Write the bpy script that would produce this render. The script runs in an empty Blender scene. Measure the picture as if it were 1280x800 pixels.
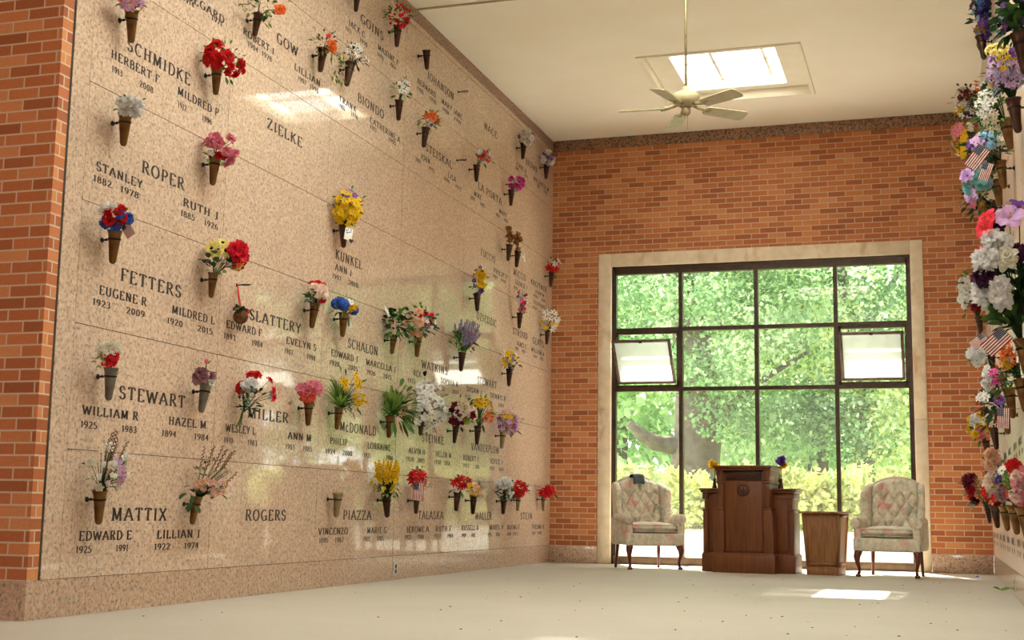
import bpy, bmesh, math, random
import numpy as np
from mathutils import Matrix, Vector, Quaternion
random.seed(7); rng = np.random.default_rng(7)
PI = math.pi; R = math.radians
SC = bpy.context.scene; COL = SC.collection

# ------------------------------------------------------------------ camera
F, CX, CZ, YAW, PIT, ROL = 1660.64, 4.6878, 0.6185, -0.3127, 0.1432, 0.0149
D = 16.155; W = 5.22; H = 5.4; ZB = 0.211; HR = 0.7209
def _axes():
    cy, sy = math.cos(YAW), math.sin(YAW); cp, sp = math.cos(PIT), math.sin(PIT)
    f = Vector((sy*cp, cy*cp, sp)); r = Vector((cy, -sy, 0)); u = r.cross(f)
    cr, sr = math.cos(ROL), math.sin(ROL)
    return cr*r+sr*u, -sr*r+cr*u, f
AR, AU, AF = _axes(); CAM = Vector((CX, 0, CZ))
def ray(u, v): return AF + (u-640)/F*AR + (400-v)/F*AU
def on_x(u, v, x=0.0):
    d = ray(u, v); return CAM + d*((x-CX)/d.x)
def on_y(u, v, y):
    d = ray(u, v); return CAM + d*(y/d.y)
def on_z(u, v, z=0.0):
    d = ray(u, v); return CAM + d*((z-CZ)/d.z)
def depth(p): return (Vector(p)-CAM).dot(AF)
cd = bpy.data.cameras.new('camera'); cam = bpy.data.objects.new('camera', cd); COL.objects.link(cam)
M = Matrix((AR, AU, -AF)).transposed().to_4x4(); M.translation = CAM
cam.matrix_world = M; cd.sensor_width = 36; cd.lens = F/1280*36; cd.clip_end = 300
SC.camera = cam

# ------------------------------------------------------------------ materials
def lin(h):
    h = h.lstrip('#'); c = [int(h[i:i+2], 16)/255 for i in (0, 2, 4)]
    return [x/12.92 if x <= .04045 else ((x+.055)/1.055)**2.4 for x in c] + [1]
def new_mat(name):
    m = bpy.data.materials.new(name); m.use_nodes = True
    nt = m.node_tree; b = nt.nodes['Principled BSDF']
    return m, nt, b
def N(nt, t, **k):
    n = nt.nodes.new(t)
    for a, v in k.items():
        if a in n.inputs.keys() if isinstance(a, str) else False: n.inputs[a].default_value = v
        else: setattr(n, a, v)
    return n
def ramp(nt, src, stops, interp='LINEAR'):
    r = nt.nodes.new('ShaderNodeValToRGB'); e = r.color_ramp.elements
    r.color_ramp.interpolation = interp
    while len(e) < len(stops): e.new(.5)
    for i, (p, c) in enumerate(stops):
        e[i].position = p; e[i].color = lin(c) if isinstance(c, str) else c
    nt.links.new(src, r.inputs[0]); return r
def coords(nt, scale=(1, 1, 1), rot=(0, 0, 0), kind='Object'):
    t = nt.nodes.new('ShaderNodeTexCoord'); mp = nt.nodes.new('ShaderNodeMapping')
    mp.inputs['Scale'].default_value = scale; mp.inputs['Rotation'].default_value = rot
    nt.links.new(t.outputs[kind], mp.inputs[0]); return mp.outputs[0]
def geo(nt, scale=(1, 1, 1), rot=(0, 0, 0)):
    t = nt.nodes.new('ShaderNodeNewGeometry'); mp = nt.nodes.new('ShaderNodeMapping')
    mp.inputs['Scale'].default_value = scale; mp.inputs['Rotation'].default_value = rot
    nt.links.new(t.outputs['Position'], mp.inputs[0]); return mp.outputs[0]
def noise(nt, vec, scale, detail=3, rough=.5):
    n = nt.nodes.new('ShaderNodeTexNoise'); n.inputs['Scale'].default_value = scale
    n.inputs['Detail'].default_value = detail; n.inputs['Roughness'].default_value = rough
    nt.links.new(vec, n.inputs['Vector']); return n.outputs['Fac']
def mixc(nt, fac, a, b, mode='MIX'):
    m = nt.nodes.new('ShaderNodeMix'); m.data_type = 'RGBA'; m.blend_type = mode
    for sock, v in ((m.inputs[0], fac), (m.inputs[6], a), (m.inputs[7], b)):
        if hasattr(v, 'is_linked') or hasattr(v, 'node'): nt.links.new(v, sock)
        elif isinstance(v, str): sock.default_value = lin(v)
        else: sock.default_value = v
    return m.outputs[2]
def bump(nt, b, h, strength=.3, dist=.005):
    n = nt.nodes.new('ShaderNodeBump'); n.inputs['Strength'].default_value = strength
    n.inputs['Distance'].default_value = dist
    nt.links.new(h, n.inputs['Height']); nt.links.new(n.outputs[0], b.inputs['Normal'])

def mottled(name, c1, c2, scale=30, rough=.6, metal=0, detail=4, bmp=0, spec=.5):
    m, nt, b = new_mat(name)
    v = coords(nt); n = noise(nt, v, scale, detail)
    r = ramp(nt, n, [(.3, c1), (.7, c2)]); nt.links.new(r.outputs[0], b.inputs['Base Color'])
    b.inputs['Roughness'].default_value = rough; b.inputs['Metallic'].default_value = metal
    b.inputs['Specular IOR Level'].default_value = spec
    if bmp: bump(nt, b, n, bmp)
    return m

def granite(name, pal, rough, speck='#4a4440', dens=.36):
    m, nt, b = new_mat(name)
    v = geo(nt)
    vo = nt.nodes.new('ShaderNodeTexVoronoi'); vo.inputs['Scale'].default_value = 62; nt.links.new(v, vo.inputs['Vector'])
    sep = nt.nodes.new('ShaderNodeSeparateColor'); nt.links.new(vo.outputs['Color'], sep.inputs[0])
    base = ramp(nt, sep.outputs[0], [(0, pal[0]), (.35, pal[1]), (.6, pal[2]), (.85, pal[3])])
    base.color_ramp.interpolation = 'LINEAR'
    n1 = noise(nt, v, 46, 3, .55)
    sp = ramp(nt, n1, [(dens, (1, 1, 1, 1)), (dens+.07, (0, 0, 0, 1))])
    c = mixc(nt, sp.outputs[0], base.outputs[0], speck)
    n2 = noise(nt, v, 1.3, 2)
    tint = ramp(nt, n2, [(.3, (.93, .93, .93, 1)), (.7, (1.04, 1.02, 1.0, 1))])
    c2 = mixc(nt, 1.0, c, tint.outputs[0], 'MULTIPLY')
    nt.links.new(c2, b.inputs['Base Color'])
    b.inputs['Roughness'].default_value = rough
    b.inputs['IOR'].default_value = 1.56
    return m
GRAN = granite('polished_granite', ['#bba18c', '#cdb39c', '#d6bea7', '#c5aa93'], .045, '#978b80', .375)
GRAN_DULL = granite('dulled_granite', ['#b39a86', '#c4ab95', '#ccb49e', '#bca28c'], .3, '#776b62', .36)
GRAN_BASE = granite('granite_base', ['#b09079', '#c2a48b', '#c9ac94', '#b8987f'], .14, '#867a6f', .385)
GRAN_TRIM = granite('honed_granite', ['#8f6a50', '#b58a6b', '#a87c60', '#936c54'], .35, '#4d433c', .42)

def brick(name, axis, cols, mortar, dark=0):
    """running bond of 203 x 67.7 mm; axis 'x' for walls facing y, 'y' for walls facing x"""
    m, nt, b = new_mat(name)
    g = nt.nodes.new('ShaderNodeNewGeometry'); s = nt.nodes.new('ShaderNodeSeparateXYZ'); nt.links.new(g.outputs['Position'], s.inputs[0])
    cb = nt.nodes.new('ShaderNodeCombineXYZ'); nt.links.new(s.outputs['X' if axis == 'x' else 'Y'], cb.inputs[0]); nt.links.new(s.outputs['Z'], cb.inputs[1])
    mp = nt.nodes.new('ShaderNodeMapping'); mp.inputs['Location'].default_value = (.03, -ZB, 0); nt.links.new(cb.outputs[0], mp.inputs[0])
    bt = nt.nodes.new('ShaderNodeTexBrick'); nt.links.new(mp.outputs[0], bt.inputs['Vector'])
    bt.inputs['Scale'].default_value = 1; bt.inputs['Brick Width'].default_value = .206; bt.inputs['Row Height'].default_value = .0673
    bt.inputs['Mortar Size'].default_value = .0055; bt.inputs['Mortar Smooth'].default_value = .15; bt.inputs['Bias'].default_value = 0
    bt.inputs['Color1'].default_value = (0, 0, 0, 1); bt.inputs['Color2'].default_value = (1, 1, 1, 1); bt.inputs['Mortar'].default_value = (.5, .5, .5, 1)
    cr = ramp(nt, bt.outputs['Color'], [(0, cols[0]), (.3, cols[1]), (.55, cols[2]), (.8, cols[3]), (1, cols[4])])
    n = noise(nt, mp.outputs[0], 60, 5, .65)
    rr = ramp(nt, n, [(.3, (.86, .86, .86, 1)), (.7, (1.08, 1.08, 1.08, 1))])
    c = mixc(nt, 1.0, cr.outputs[0], rr.outputs[0], 'MULTIPLY')
    c = mixc(nt, bt.outputs['Fac'], c, mortar)
    nt.links.new(c, b.inputs['Base Color']); b.inputs['Roughness'].default_value = .8
    inv = nt.nodes.new('ShaderNodeMath'); inv.operation = 'SUBTRACT'; inv.inputs[0].default_value = 1; nt.links.new(bt.outputs['Fac'], inv.inputs[1])
    ad = nt.nodes.new('ShaderNodeMath'); ad.operation = 'MULTIPLY_ADD'; nt.links.new(n, ad.inputs[0]); ad.inputs[1].default_value = .25; nt.links.new(inv.outputs[0], ad.inputs[2])
    bump(nt, b, ad.outputs[0], .6, .006)
    return m
BR_COLS = ['#9c5630', '#b2663a', '#bd7040', '#c87e4b', '#d08c58']
BRICK_X = brick('red_brick_facing_room', 'x', BR_COLS, '#cbb194')
BRICK_Y = brick('red_brick_return', 'y', BR_COLS, '#cbb194')
STONE = mottled('cream_limestone', '#d9c6a8', '#ecdcc2', 9, .65)
def _stain():
    nt = STONE.node_tree; b = nt.nodes['Principled BSDF']; src = b.inputs['Base Color'].links[0].from_socket
    v = geo(nt, (3, 3, 1.6)); n = noise(nt, v, 1.6, 3, .6)
    r = ramp(nt, n, [(.6, (0, 0, 0, 1)), (.74, (.75, .75, .75, 1))])
    nt.links.new(mixc(nt, r.outputs[0], src, '#c49a6c'), b.inputs['Base Color'])
_stain()
BRONZE_FRAME = mottled('dark_bronze_aluminium', '#3d2f27', '#4e3e33', 20, .38, .5)
def glass(name, rough=0.0, tint=(1, 1, 1, 1), refl=1.0, haze=0.0, through=.6):
    m, nt, b = new_mat(name); nt.nodes.remove(b)
    out = nt.nodes['Material Output']
    tr = nt.nodes.new('ShaderNodeBsdfTransparent'); tr.inputs[0].default_value = tint
    gl = nt.nodes.new('ShaderNodeBsdfGlossy'); gl.inputs['Roughness'].default_value = rough
    fr = nt.nodes.new('ShaderNodeFresnel'); gm = nt.nodes.new('ShaderNodeNewGeometry')
    io = nt.nodes.new('ShaderNodeMath'); io.operation = 'MULTIPLY_ADD'; io.inputs[1].default_value = 1/1.5-1.5; io.inputs[2].default_value = 1.5
    nt.links.new(gm.outputs['Backfacing'], io.inputs[0]); nt.links.new(io.outputs[0], fr.inputs[0])
    mu = nt.nodes.new('ShaderNodeMath'); mu.operation = 'MULTIPLY'; mu.inputs[1].default_value = refl; nt.links.new(fr.outputs[0], mu.inputs[0])
    mx = nt.nodes.new('ShaderNodeMixShader'); nt.links.new(mu.outputs[0], mx.inputs[0]); nt.links.new(tr.outputs[0], mx.inputs[1]); nt.links.new(gl.outputs[0], mx.inputs[2])
    last = mx.outputs[0]
    if haze:
        # an uneven film: dust on the panes, added milkiness in the acrylic
        df = nt.nodes.new('ShaderNodeBsdfDiffuse'); df.inputs[0].default_value = (.9, .9, .88, 1)
        tl = nt.nodes.new('ShaderNodeBsdfTranslucent'); tl.inputs[0].default_value = (.92, .95, .92, 1)
        a = nt.nodes.new('ShaderNodeMixShader'); a.inputs[0].default_value = through
        nt.links.new(df.outputs[0], a.inputs[1]); nt.links.new(tl.outputs[0], a.inputs[2])
        n = noise(nt, geo(nt), 2.5, 3); rr = ramp(nt, n, [(.2, (haze*.7,)*3+(1,)), (.8, (min(1, haze*1.3),)*3+(1,))])
        m2 = nt.nodes.new('ShaderNodeMixShader'); nt.links.new(rr.outputs[0], m2.inputs[0]); nt.links.new(last, m2.inputs[1]); nt.links.new(a.outputs[0], m2.inputs[2])
        last = m2.outputs[0]
    nt.links.new(last, out.inputs['Surface']); return m
GLASS = glass('window_glass', 0, (.98, .99, .98, 1), 1.1, .012)
GLASS_DUSTY = glass('dusty_sash_glass', .02, (.97, .98, .97, 1), 1.4, .62)
ACRYLIC = glass('milky_acrylic_glazing', .1, (.97, .97, .97, 1), 1.0, .8, .88)
GLASS_ROOF = glass('skylight_glazing', .05, (.97, .97, .97, 1), 1.0, .30)
CEIL = mottled('cream_ceiling_plaster', '#f6eedb', '#fbf5e6', 1.2, .8)
PAINT = mottled('cream_painted_board', '#efe6cf', '#f5eedb', 5, .6)
def floor_mat():
    m, nt, b = new_mat('pale_speckled_floor')
    v = geo(nt); n = noise(nt, v, 130, 4, .7); n2 = noise(nt, v, .8, 3)
    r = ramp(nt, n, [(.3, '#9d9485'), (.5, '#b6ae9f'), (.72, '#c8c1b3')])
    r2 = ramp(nt, n2, [(.3, (.93, .93, .93, 1)), (.7, (1.03, 1.03, 1.03, 1))])
    nt.links.new(mixc(nt, 1.0, r.outputs[0], r2.outputs[0], 'MULTIPLY'), b.inputs['Base Color'])
    b.inputs['Roughness'].default_value = .62; bump(nt, b, n, .15, .002); return m
FLOOR = floor_mat()
SUN_STRIP = mottled('sunlit_strip_white', '#e9e5dc', '#f4f1ea', 14, .35)  # unused; white colour standing in for sunlight on the floor
BRONZE = mottled('vase_bronze', '#5a3d1e', '#85602f', 14, .3, .7)
BRONZE_DK = mottled('dark_vase_bronze', '#38241a', '#543625', 14, .33, .6)
PEWTER = mottled('grey_vase_metal', '#5f5b52', '#7c776a', 18, .42, .5)
PALE_V = mottled('tan_vase_metal', '#7b6a4c', '#9b8a66', 18, .4, .5)
IRON = mottled('black_bracket_iron', '#17120e', '#2a221b', 30, .5, .4)
INK = mottled('dark_engraving_paint', '#241a14', '#382a20', 40, .8)
JOINT = mottled('dark_joint_sealant', '#3a2d24', '#4b3c30', 20, .9)
def wood(name, c1, c2, c3, rough=.35, rot=(0, 0, 0)):
    m, nt, b = new_mat(name)
    v = coords(nt, (14, 14, 1.1), rot); n = noise(nt, v, 3, 6, .65)
    r = ramp(nt, n, [(.25, c1), (.5, c2), (.75, c3)]); nt.links.new(r.outputs[0], b.inputs['Base Color'])
    b.inputs['Roughness'].default_value = rough; bump(nt, b, n, .08, .003); return m
WOOD = wood('dark_walnut', '#4b2610', '#6a3818', '#7f4820', .4)
WOOD_DK = wood('dark_walnut_carving', '#2a1309', '#3c1d0d', '#4c2712', .45)
WOOD_BIN = wood('worn_oak', '#6e4526', '#8d5f37', '#a97a4b', .5)
WOOD_LEG = wood('mahogany_leg', '#47190d', '#5d2413', '#74311a', .3)
def floral():
    m, nt, b = new_mat('floral_upholstery')
    v = coords(nt)
    n1 = noise(nt, v, 9, 3, .55); n2 = noise(nt, v, 23, 3, .6)
    w = nt.nodes.new('ShaderNodeMapping'); w.inputs['Location'].default_value = (3.1, 1.7, 5.2); nt.links.new(v, w.inputs[0])
    n3 = noise(nt, w.outputs[0], 7.5, 2, .5); n4 = noise(nt, w.outputs[0], 160, 2)
    c = ramp(nt, n2, [(.3, '#bdb39c'), (.5, '#d6ccb4'), (.7, '#e4dbc6')]).outputs[0]
    pk = ramp(nt, n3, [(.56, (0, 0, 0, 1)), (.66, (.9, .9, .9, 1))]); c = mixc(nt, pk.outputs[0], c, '#d9a495')
    sg = ramp(nt, n1, [(.57, (0, 0, 0, 1)), (.68, (.85, .85, .85, 1))]); c = mixc(nt, sg.outputs[0], c, '#a2a792')
    nt.links.new(c, b.inputs['Base Color']); b.inputs['Roughness'].default_value = .85
    b.inputs['Sheen Weight'].default_value = .25; bump(nt, b, n4, .15, .002); return m
FLORAL = floral()
FAN_MAT = mottled('antique_cream_enamel', '#a89b78', '#bcb08c', 12, .45)
FAN_METAL = mottled('aged_brass_fan_metal', '#8f815f', '#b0a27c', 30, .4, .6)
PLATE = mottled('steel_outlet_plate', '#a9a69c', '#c2bfb4', 30, .45, .2)
BLACK = mottled('black_plastic', '#121212', '#1e1e1e', 30, .45)
CLOTH_DK = mottled('charcoal_cloth', '#3c4146', '#555b60', 25, .9)
WHITEP = mottled('white_card', '#ece8dd', '#f6f3ea', 20, .7)
def flower_mat(name, col, trans=.45, var=.16):
    m, nt, b = new_mat(name)
    v = coords(nt); n = noise(nt, v, 3.2, 2); c0 = lin(col)
    lo = [x*(1-var*1.6) for x in c0[:3]]+[1]; hi = [min(1, x*(1+var)+.01) for x in c0[:3]]+[1]
    r = ramp(nt, n, [(.3, lo), (.7, hi)])
    nt.links.new(r.outputs[0], b.inputs['Base Color']); b.inputs['Roughness'].default_value = .6
    b.inputs['Specular IOR Level'].default_value = .25
    tl = nt.nodes.new('ShaderNodeBsdfTranslucent'); nt.links.new(r.outputs[0], tl.inputs[0])
    mx = nt.nodes.new('ShaderNodeMixShader'); mx.inputs[0].default_value = trans
    nt.links.new(b.outputs[0], mx.inputs[1]); nt.links.new(tl.outputs[0], mx.inputs[2])
    nt.links.new(mx.outputs[0], nt.nodes['Material Output'].inputs['Surface']); return m
PC = dict(red='#d8161e', crimson='#b21c2e', burgundy='#7a1730', pink='#f391a6', pinkpale='#efc3c6', palepink='#fbdccb', magenta='#e858ac',
          coral='#e5604f', orange='#f07a38', peach='#f9c3a0', cream='#fbf3de', white='#fffdf6', yellow='#f4c81c', paleyellow='#f0e08a', gold='#9a7434',
          lilac='#dab2e2', purple='#8350b4', violet='#4b2a86', mauve='#b98592', lavender='#a69bc0', blue='#3a6cc8', paleblue='#9fc3d8', teal='#8cc7c4',
          lime='#b7c84a', hotred='#e8243c', plum='#4a1940', dusty='#7c5a4c', dark='#2d1418', tan='#b59a7a', centre='#d8a520', darkcentre='#2a170d')
_pm = {}
def pmat(c):
    if c not in _pm: _pm[c] = flower_mat('petal_'+c, PC[c])
    return _pm[c]
LEAF = dict(green=flower_mat('leaf_green', '#4f7a34', .3, .3), dark=flower_mat('leaf_dark_green', '#2c4a26', .25, .3), light=flower_mat('leaf_light_green', '#7fa048', .35, .3),
            grey=flower_mat('leaf_dusty_grey', '#8b9a86', .3, .2), olive=flower_mat('leaf_olive', '#6b6a34', .3, .3), brown=flower_mat('leaf_brown', '#7a5f45', .3, .3))
# ------------------------------------------------------------------ mesh helpers
class MB:
    def __init__(s): s.v = []; s.f = []; s.m = []; s.sm = []
    def add(s, vs, fs, mi=0, smooth=False, mat=None):
        o = len(s.v)
        s.v += [tuple(mat @ Vector(p)) if mat else tuple(p) for p in vs]
        for f in fs: s.f.append([i+o for i in f]); s.m.append(mi); s.sm.append(smooth)
        return s
    def box(s, a, b, mi=0, mat=None):
        (x0, y0, z0), (x1, y1, z1) = a, b
        return s.add([(x0, y0, z0), (x1, y0, z0), (x1, y1, z0), (x0, y1, z0), (x0, y0, z1), (x1, y0, z1), (x1, y1, z1), (x0, y1, z1)],
                     [(0, 3, 2, 1), (4, 5, 6, 7), (0, 1, 5, 4), (1, 2, 6, 5), (2, 3, 7, 6), (3, 0, 4, 7)], mi, False, mat)
    def bbox(s, a, b, r=.01, seg=2, mi=0, mat=None):
        bm = bmesh.new(); bmesh.ops.create_cube(bm, size=1)
        for v in bm.verts: v.co = Vector([(a[i]+b[i])/2 + v.co[i]*(b[i]-a[i]) for i in range(3)])
        bmesh.ops.bevel(bm, geom=list(bm.edges), offset=r, segments=seg, profile=.5, affect='EDGES')
        return s.bm(bm, mi, True, mat)
    def bm(s, bm, mi=0, smooth=True, mat=None):
        bm.verts.index_update()
        s.add([v.co.copy() for v in bm.verts], [[v.index for v in f.verts] for f in bm.faces], mi, smooth, mat); bm.free(); return s
    def prism(s, poly, axis, lo, hi, bev=0, seg=2, mi=0, mat=None):
        """poly: list of 2D pts; axis: the extrusion axis (0,1,2)"""
        bm = bmesh.new(); ax = [i for i in range(3) if i != axis]
        def P(p, t):
            c = [0, 0, 0]; c[ax[0]], c[ax[1]], c[axis] = p[0], p[1], t; return c
        A = [bm.verts.new(P(p, lo)) for p in poly]; B = [bm.verts.new(P(p, hi)) for p in poly]
        n = len(poly); bm.faces.new(A); bm.faces.new(B[::-1])
        for i in range(n): bm.faces.new([A[i], B[i], B[(i+1) % n], A[(i+1) % n]])
        bmesh.ops.recalc_face_normals(bm, faces=list(bm.faces))
        if bev: bmesh.ops.bevel(bm, geom=list(bm.edges), offset=bev, segments=seg, profile=.5, affect='EDGES')
        return s.bm(bm, mi, bool(bev), mat)
    def lathe(s, prof, n=20, c=(0, 0, 0), mi=0, mat=None, cap=True):
        vs = []; fs = []
        for r, z in prof:
            for i in range(n):
                a = 2*PI*i/n; vs.append((c[0]+r*math.cos(a), c[1]+r*math.sin(a), c[2]+z))
        k = len(prof)
        for j in range(k-1):
            for i in range(n): fs.append((j*n+i, j*n+(i+1) % n, (j+1)*n+(i+1) % n, (j+1)*n+i))
        if cap: fs.append(tuple(range(n))[::-1]); fs.append(tuple(range((k-1)*n, k*n)))
        return s.add(vs, fs, mi, True, mat)
    def tube(s, pts, rad, n=8, mi=0, mat=None, flat=1.0, smooth=True):
        pts = [Vector(p) for p in pts]; k = len(pts)
        rad = [rad]*k if not hasattr(rad, '__len__') else rad
        t0 = (pts[1]-pts[0]).normalized(); up = Vector((0, 0, 1)) if abs(t0.z) < .9 else Vector((1, 0, 0))
        u = (up - t0*up.dot(t0)).normalized(); vs = []; fs = []
        for i in range(k):
            t = (pts[min(i+1, k-1)]-pts[max(i-1, 0)]).normalized(); u = (u - t*u.dot(t)).normalized(); w = t.cross(u)
            for j in range(n):
                a = 2*PI*j/n; vs.append(pts[i]+rad[i]*(math.cos(a)*u*flat+math.sin(a)*w))
        for i in range(k-1):
            for j in range(n): fs.append((i*n+j, i*n+(j+1) % n, (i+1)*n+(j+1) % n, (i+1)*n+j))
        fs.append(tuple(range(n))[::-1]); fs.append(tuple(range((k-1)*n, k*n)))
        return s.add(vs, fs, mi, smooth, mat)
    def grid(s, fn, nu, nv, mi=0, smooth=True, mat=None):
        vs = [fn(i/nu, j/nv) for j in range(nv+1) for i in range(nu+1)]
        fs = [(j*(nu+1)+i, j*(nu+1)+i+1, (j+1)*(nu+1)+i+1, (j+1)*(nu+1)+i) for j in range(nv) for i in range(nu)]
        return s.add(vs, fs, mi, smooth, mat)
    def ball(s, c, r, sc=(1, 1, 1), n=8, mi=0):
        k = max(4, n//2+1); vs = []; fs = []
        for j in range(1, k):
            a = PI*j/k
            for i in range(n): vs.append((c[0]+r*sc[0]*math.sin(a)*math.cos(2*PI*i/n), c[1]+r*sc[1]*math.sin(a)*math.sin(2*PI*i/n), c[2]+r*sc[2]*math.cos(a)))
        for j in range(k-2):
            for i in range(n): fs.append((j*n+i, (j+1)*n+i, (j+1)*n+(i+1) % n, j*n+(i+1) % n))
        vs += [(c[0], c[1], c[2]+r*sc[2]), (c[0], c[1], c[2]-r*sc[2])]; t = len(vs)-2
        for i in range(n): fs.append((t, i, (i+1) % n)); fs.append((t+1, (k-2)*n+(i+1) % n, (k-2)*n+i))
        return s.add(vs, fs, mi, True)
    def mesh(s, name, mats):
        me = bpy.data.meshes.new(name); me.from_pydata(s.v, [], s.f)
        for m in (mats if isinstance(mats, (list, tuple)) else [mats]): me.materials.append(m)
        me.polygons.foreach_set('material_index', s.m); me.polygons.foreach_set('use_smooth', s.sm); me.update(); return me
    def build(s, name, mats, parent=None, mat=None):
        return put(name, s.mesh(name, mats), parent, mat)
def put(name, me, parent=None, mat=None):
    o = bpy.data.objects.new(name, me); COL.objects.link(o)
    if parent: o.parent = parent
    if mat is not None: o.matrix_local = mat
    return o
def tag(o, label, cat, group=None):
    o['label'] = label; o['category'] = cat
    if group: o['group'] = group
    return o
def thing(name, label, cat, loc=(0, 0, 0), rz=0, group=None):
    o = bpy.data.objects.new(name, None); COL.objects.link(o); o.empty_display_size = .05
    o.location = loc; o.rotation_euler = (0, 0, rz); return tag(o, label, cat, group)
def struct(o, label=None):
    o['kind'] = 'structure'
    if label: o['label'] = label
    return o
def align(dirv, roll=0.0):
    """rotation taking +Z to dirv"""
    q = Vector((0, 0, 1)).rotation_difference(Vector(dirv).normalized())
    return (q @ Quaternion((0, 0, 1), roll)).to_matrix().to_4x4()
def TRS(loc, rot=None, sc=1.0):
    m = Matrix.Translation(Vector(loc))
    if rot is not None: m = m @ rot
    return m @ (Matrix.Diagonal((sc, sc, sc, 1)) if not hasattr(sc, '__len__') else Matrix.Diagonal((*sc, 1)))

# ------------------------------------------------------------------ engraved capitals (stroke skeletons with serifs)
def arc(cx, cy, rx, ry, a0, a1, n=9): return [(cx+rx*math.cos(R(a0+(a1-a0)*i/n)), cy+ry*math.sin(R(a0+(a1-a0)*i/n))) for i in range(n+1)]
G = {}
def gl(ch, w, strokes, ser=()): G[ch] = (w, strokes, ser)
gl('A', .72, [[(.02, 0), (.34, 1), (.36, 1), (.7, 0)], [(.14, .34), (.57, .34)]], [(.04, 0), (.68, 0)])
gl('B', .6, [[(.12, 0), (.12, 1)], [(.05, 1), (.3, 1)]+arc(.3, .77, .2, .23, 90, -90)+[(.12, .54)], [(.12, .54), (.32, .54)]+arc(.32, .27, .24, .27, 90, -90)+[(.05, 0)]])
gl('C', .68, [arc(.38, .5, .32, .5, 48, 312, 16)], [(.6, .85)])
gl('D', .68, [[(.12, 0), (.12, 1)], [(.04, 1), (.28, 1)]+arc(.28, .5, .36, .5, 90, -90, 12)+[(.04, 0)]])
gl('E', .58, [[(.12, 0), (.12, 1)], [(.04, 1), (.52, 1), (.53, .84)], [(.12, .53), (.42, .53)], [(.04, 0), (.53, 0), (.55, .17)]])
gl('F', .55, [[(.12, 0), (.12, 1)], [(.04, 1), (.51, 1), (.52, .83)], [(.12, .52), (.42, .52)]], [(.12, 0)])
gl('G', .7, [arc(.38, .5, .32, .5, 48, 330, 16), [(.62, .02), (.62, .42)]], [(.6, .42)])
gl('H', .72, [[(.13, 0), (.13, 1)], [(.58, 0), (.58, 1)], [(.13, .53), (.58, .53)]], [(.13, 0), (.13, 1), (.58, 0), (.58, 1)])
gl('I', .3, [[(.15, 0), (.15, 1)]], [(.15, 0), (.15, 1)])
gl('J', .42, [[(.28, 1), (.28, .2)]+arc(.14, .2, .14, .2, 0, -120, 6)], [(.28, 1)])
gl('K', .68, [[(.13, 0), (.13, 1)], [(.58, 1), (.15, .48)], [(.26, .6), (.62, 0)]], [(.13, 0), (.13, 1), (.57, 1), (.6, 0)])
gl('L', .56, [[(.12, 0), (.12, 1)], [(.04, 0), (.5, 0), (.53, .2)]], [(.12, 1)])
gl('M', .86, [[(.12, 0), (.14, 1), (.42, .1), (.7, 1), (.73, 0)]], [(.12, 0), (.73, 0), (.12, 1), (.72, 1)])
gl('N', .74, [[(.13, 0), (.13, 1), (.6, 0), (.6, 1)]], [(.13, 0), (.1, 1), (.6, 1)])
gl('O', .74, [arc(.37, .5, .32, .5, 0, 360, 22)])
gl('P', .56, [[(.12, 0), (.12, 1)], [(.04, 1), (.3, 1)]+arc(.3, .74, .22, .26, 90, -90)+[(.12, .48)]], [(.12, 0)])
gl('R', .64, [[(.12, 0), (.12, 1)], [(.04, 1), (.3, 1)]+arc(.3, .76, .21, .24, 90, -90)+[(.12, .52)], [(.3, .52), (.6, 0)]], [(.12, 0), (.6, 0)])
gl('S', .52, [arc(.26, .75, .19, .25, 30, 250, 10)+[(.3, .5)]+arc(.26, .25, .21, .25, 70, -150, 10)], [(.43, .85), (.07, .14)])
gl('T', .62, [[(.31, 0), (.31, 1)], [(.05, .83), (.06, 1), (.56, 1), (.57, .83)]], [(.31, 0)])
gl('U', .7, [[(.13, 1), (.13, .3)]+arc(.355, .3, .225, .3, 180, 360, 10)+[(.58, 1)]], [(.13, 1), (.58, 1)])
gl('V', .7, [[(.03, 1), (.34, 0), (.36, 0), (.67, 1)]], [(.05, 1), (.65, 1)])
gl('W', .98, [[(.03, 1), (.27, 0), (.49, .9), (.71, 0), (.95, 1)]], [(.05, 1), (.93, 1)])
gl('X', .68, [[(.06, 0), (.6, 1)], [(.06, 1), (.62, 0)]], [(.08, 0), (.58, 1), (.08, 1), (.6, 0)])
gl('Y', .66, [[(.04, 1), (.33, .48), (.62, 1)], [(.33, .48), (.33, 0)]], [(.06, 1), (.6, 1), (.33, 0)])
gl('Z', .6, [[(.06, .83), (.07, 1), (.54, 1), (.05, 0), (.55, 0), (.56, .17)]])
gl('c', .5, [arc(.27, .36, .21, .36, 48, 312, 12)])
gl('0', .52, [arc(.26, .5, .2, .5, 0, 360, 18)])
gl('1', .32, [[(.05, .82), (.16, 1), (.16, 0)]], [(.16, 0)])
gl('2', .52, [arc(.25, .74, .19, .26, 165, -35, 9)+[(.06, 0), (.48, 0), (.49, .14)]])
gl('3', .5, [arc(.23, .76, .18, .24, 150, -80, 8), [(.25, .52)]+arc(.23, .27, .21, .27, 80, -150, 9)])
gl('4', .54, [[(.37, 0), (.37, 1), (.04, .3), (.5, .3)]], [(.37, 0)])
gl('5', .5, [[(.45, 1), (.12, 1), (.1, .56)]+arc(.23, .3, .22, .31, 110, -150, 10)])
gl('6', .52, [[(.42, .96)]+arc(.38, .38, .32, .56, 105, 180, 5)+arc(.26, .29, .2, .29, 180, 540, 14)])
gl('7', .48, [[(.05, .84), (.06, 1), (.46, 1), (.17, 0)]])
gl('8', .52, [arc(.26, .76, .17, .24, 0, 360, 14), arc(.26, .26, .21, .27, 0, 360, 14)])
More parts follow.
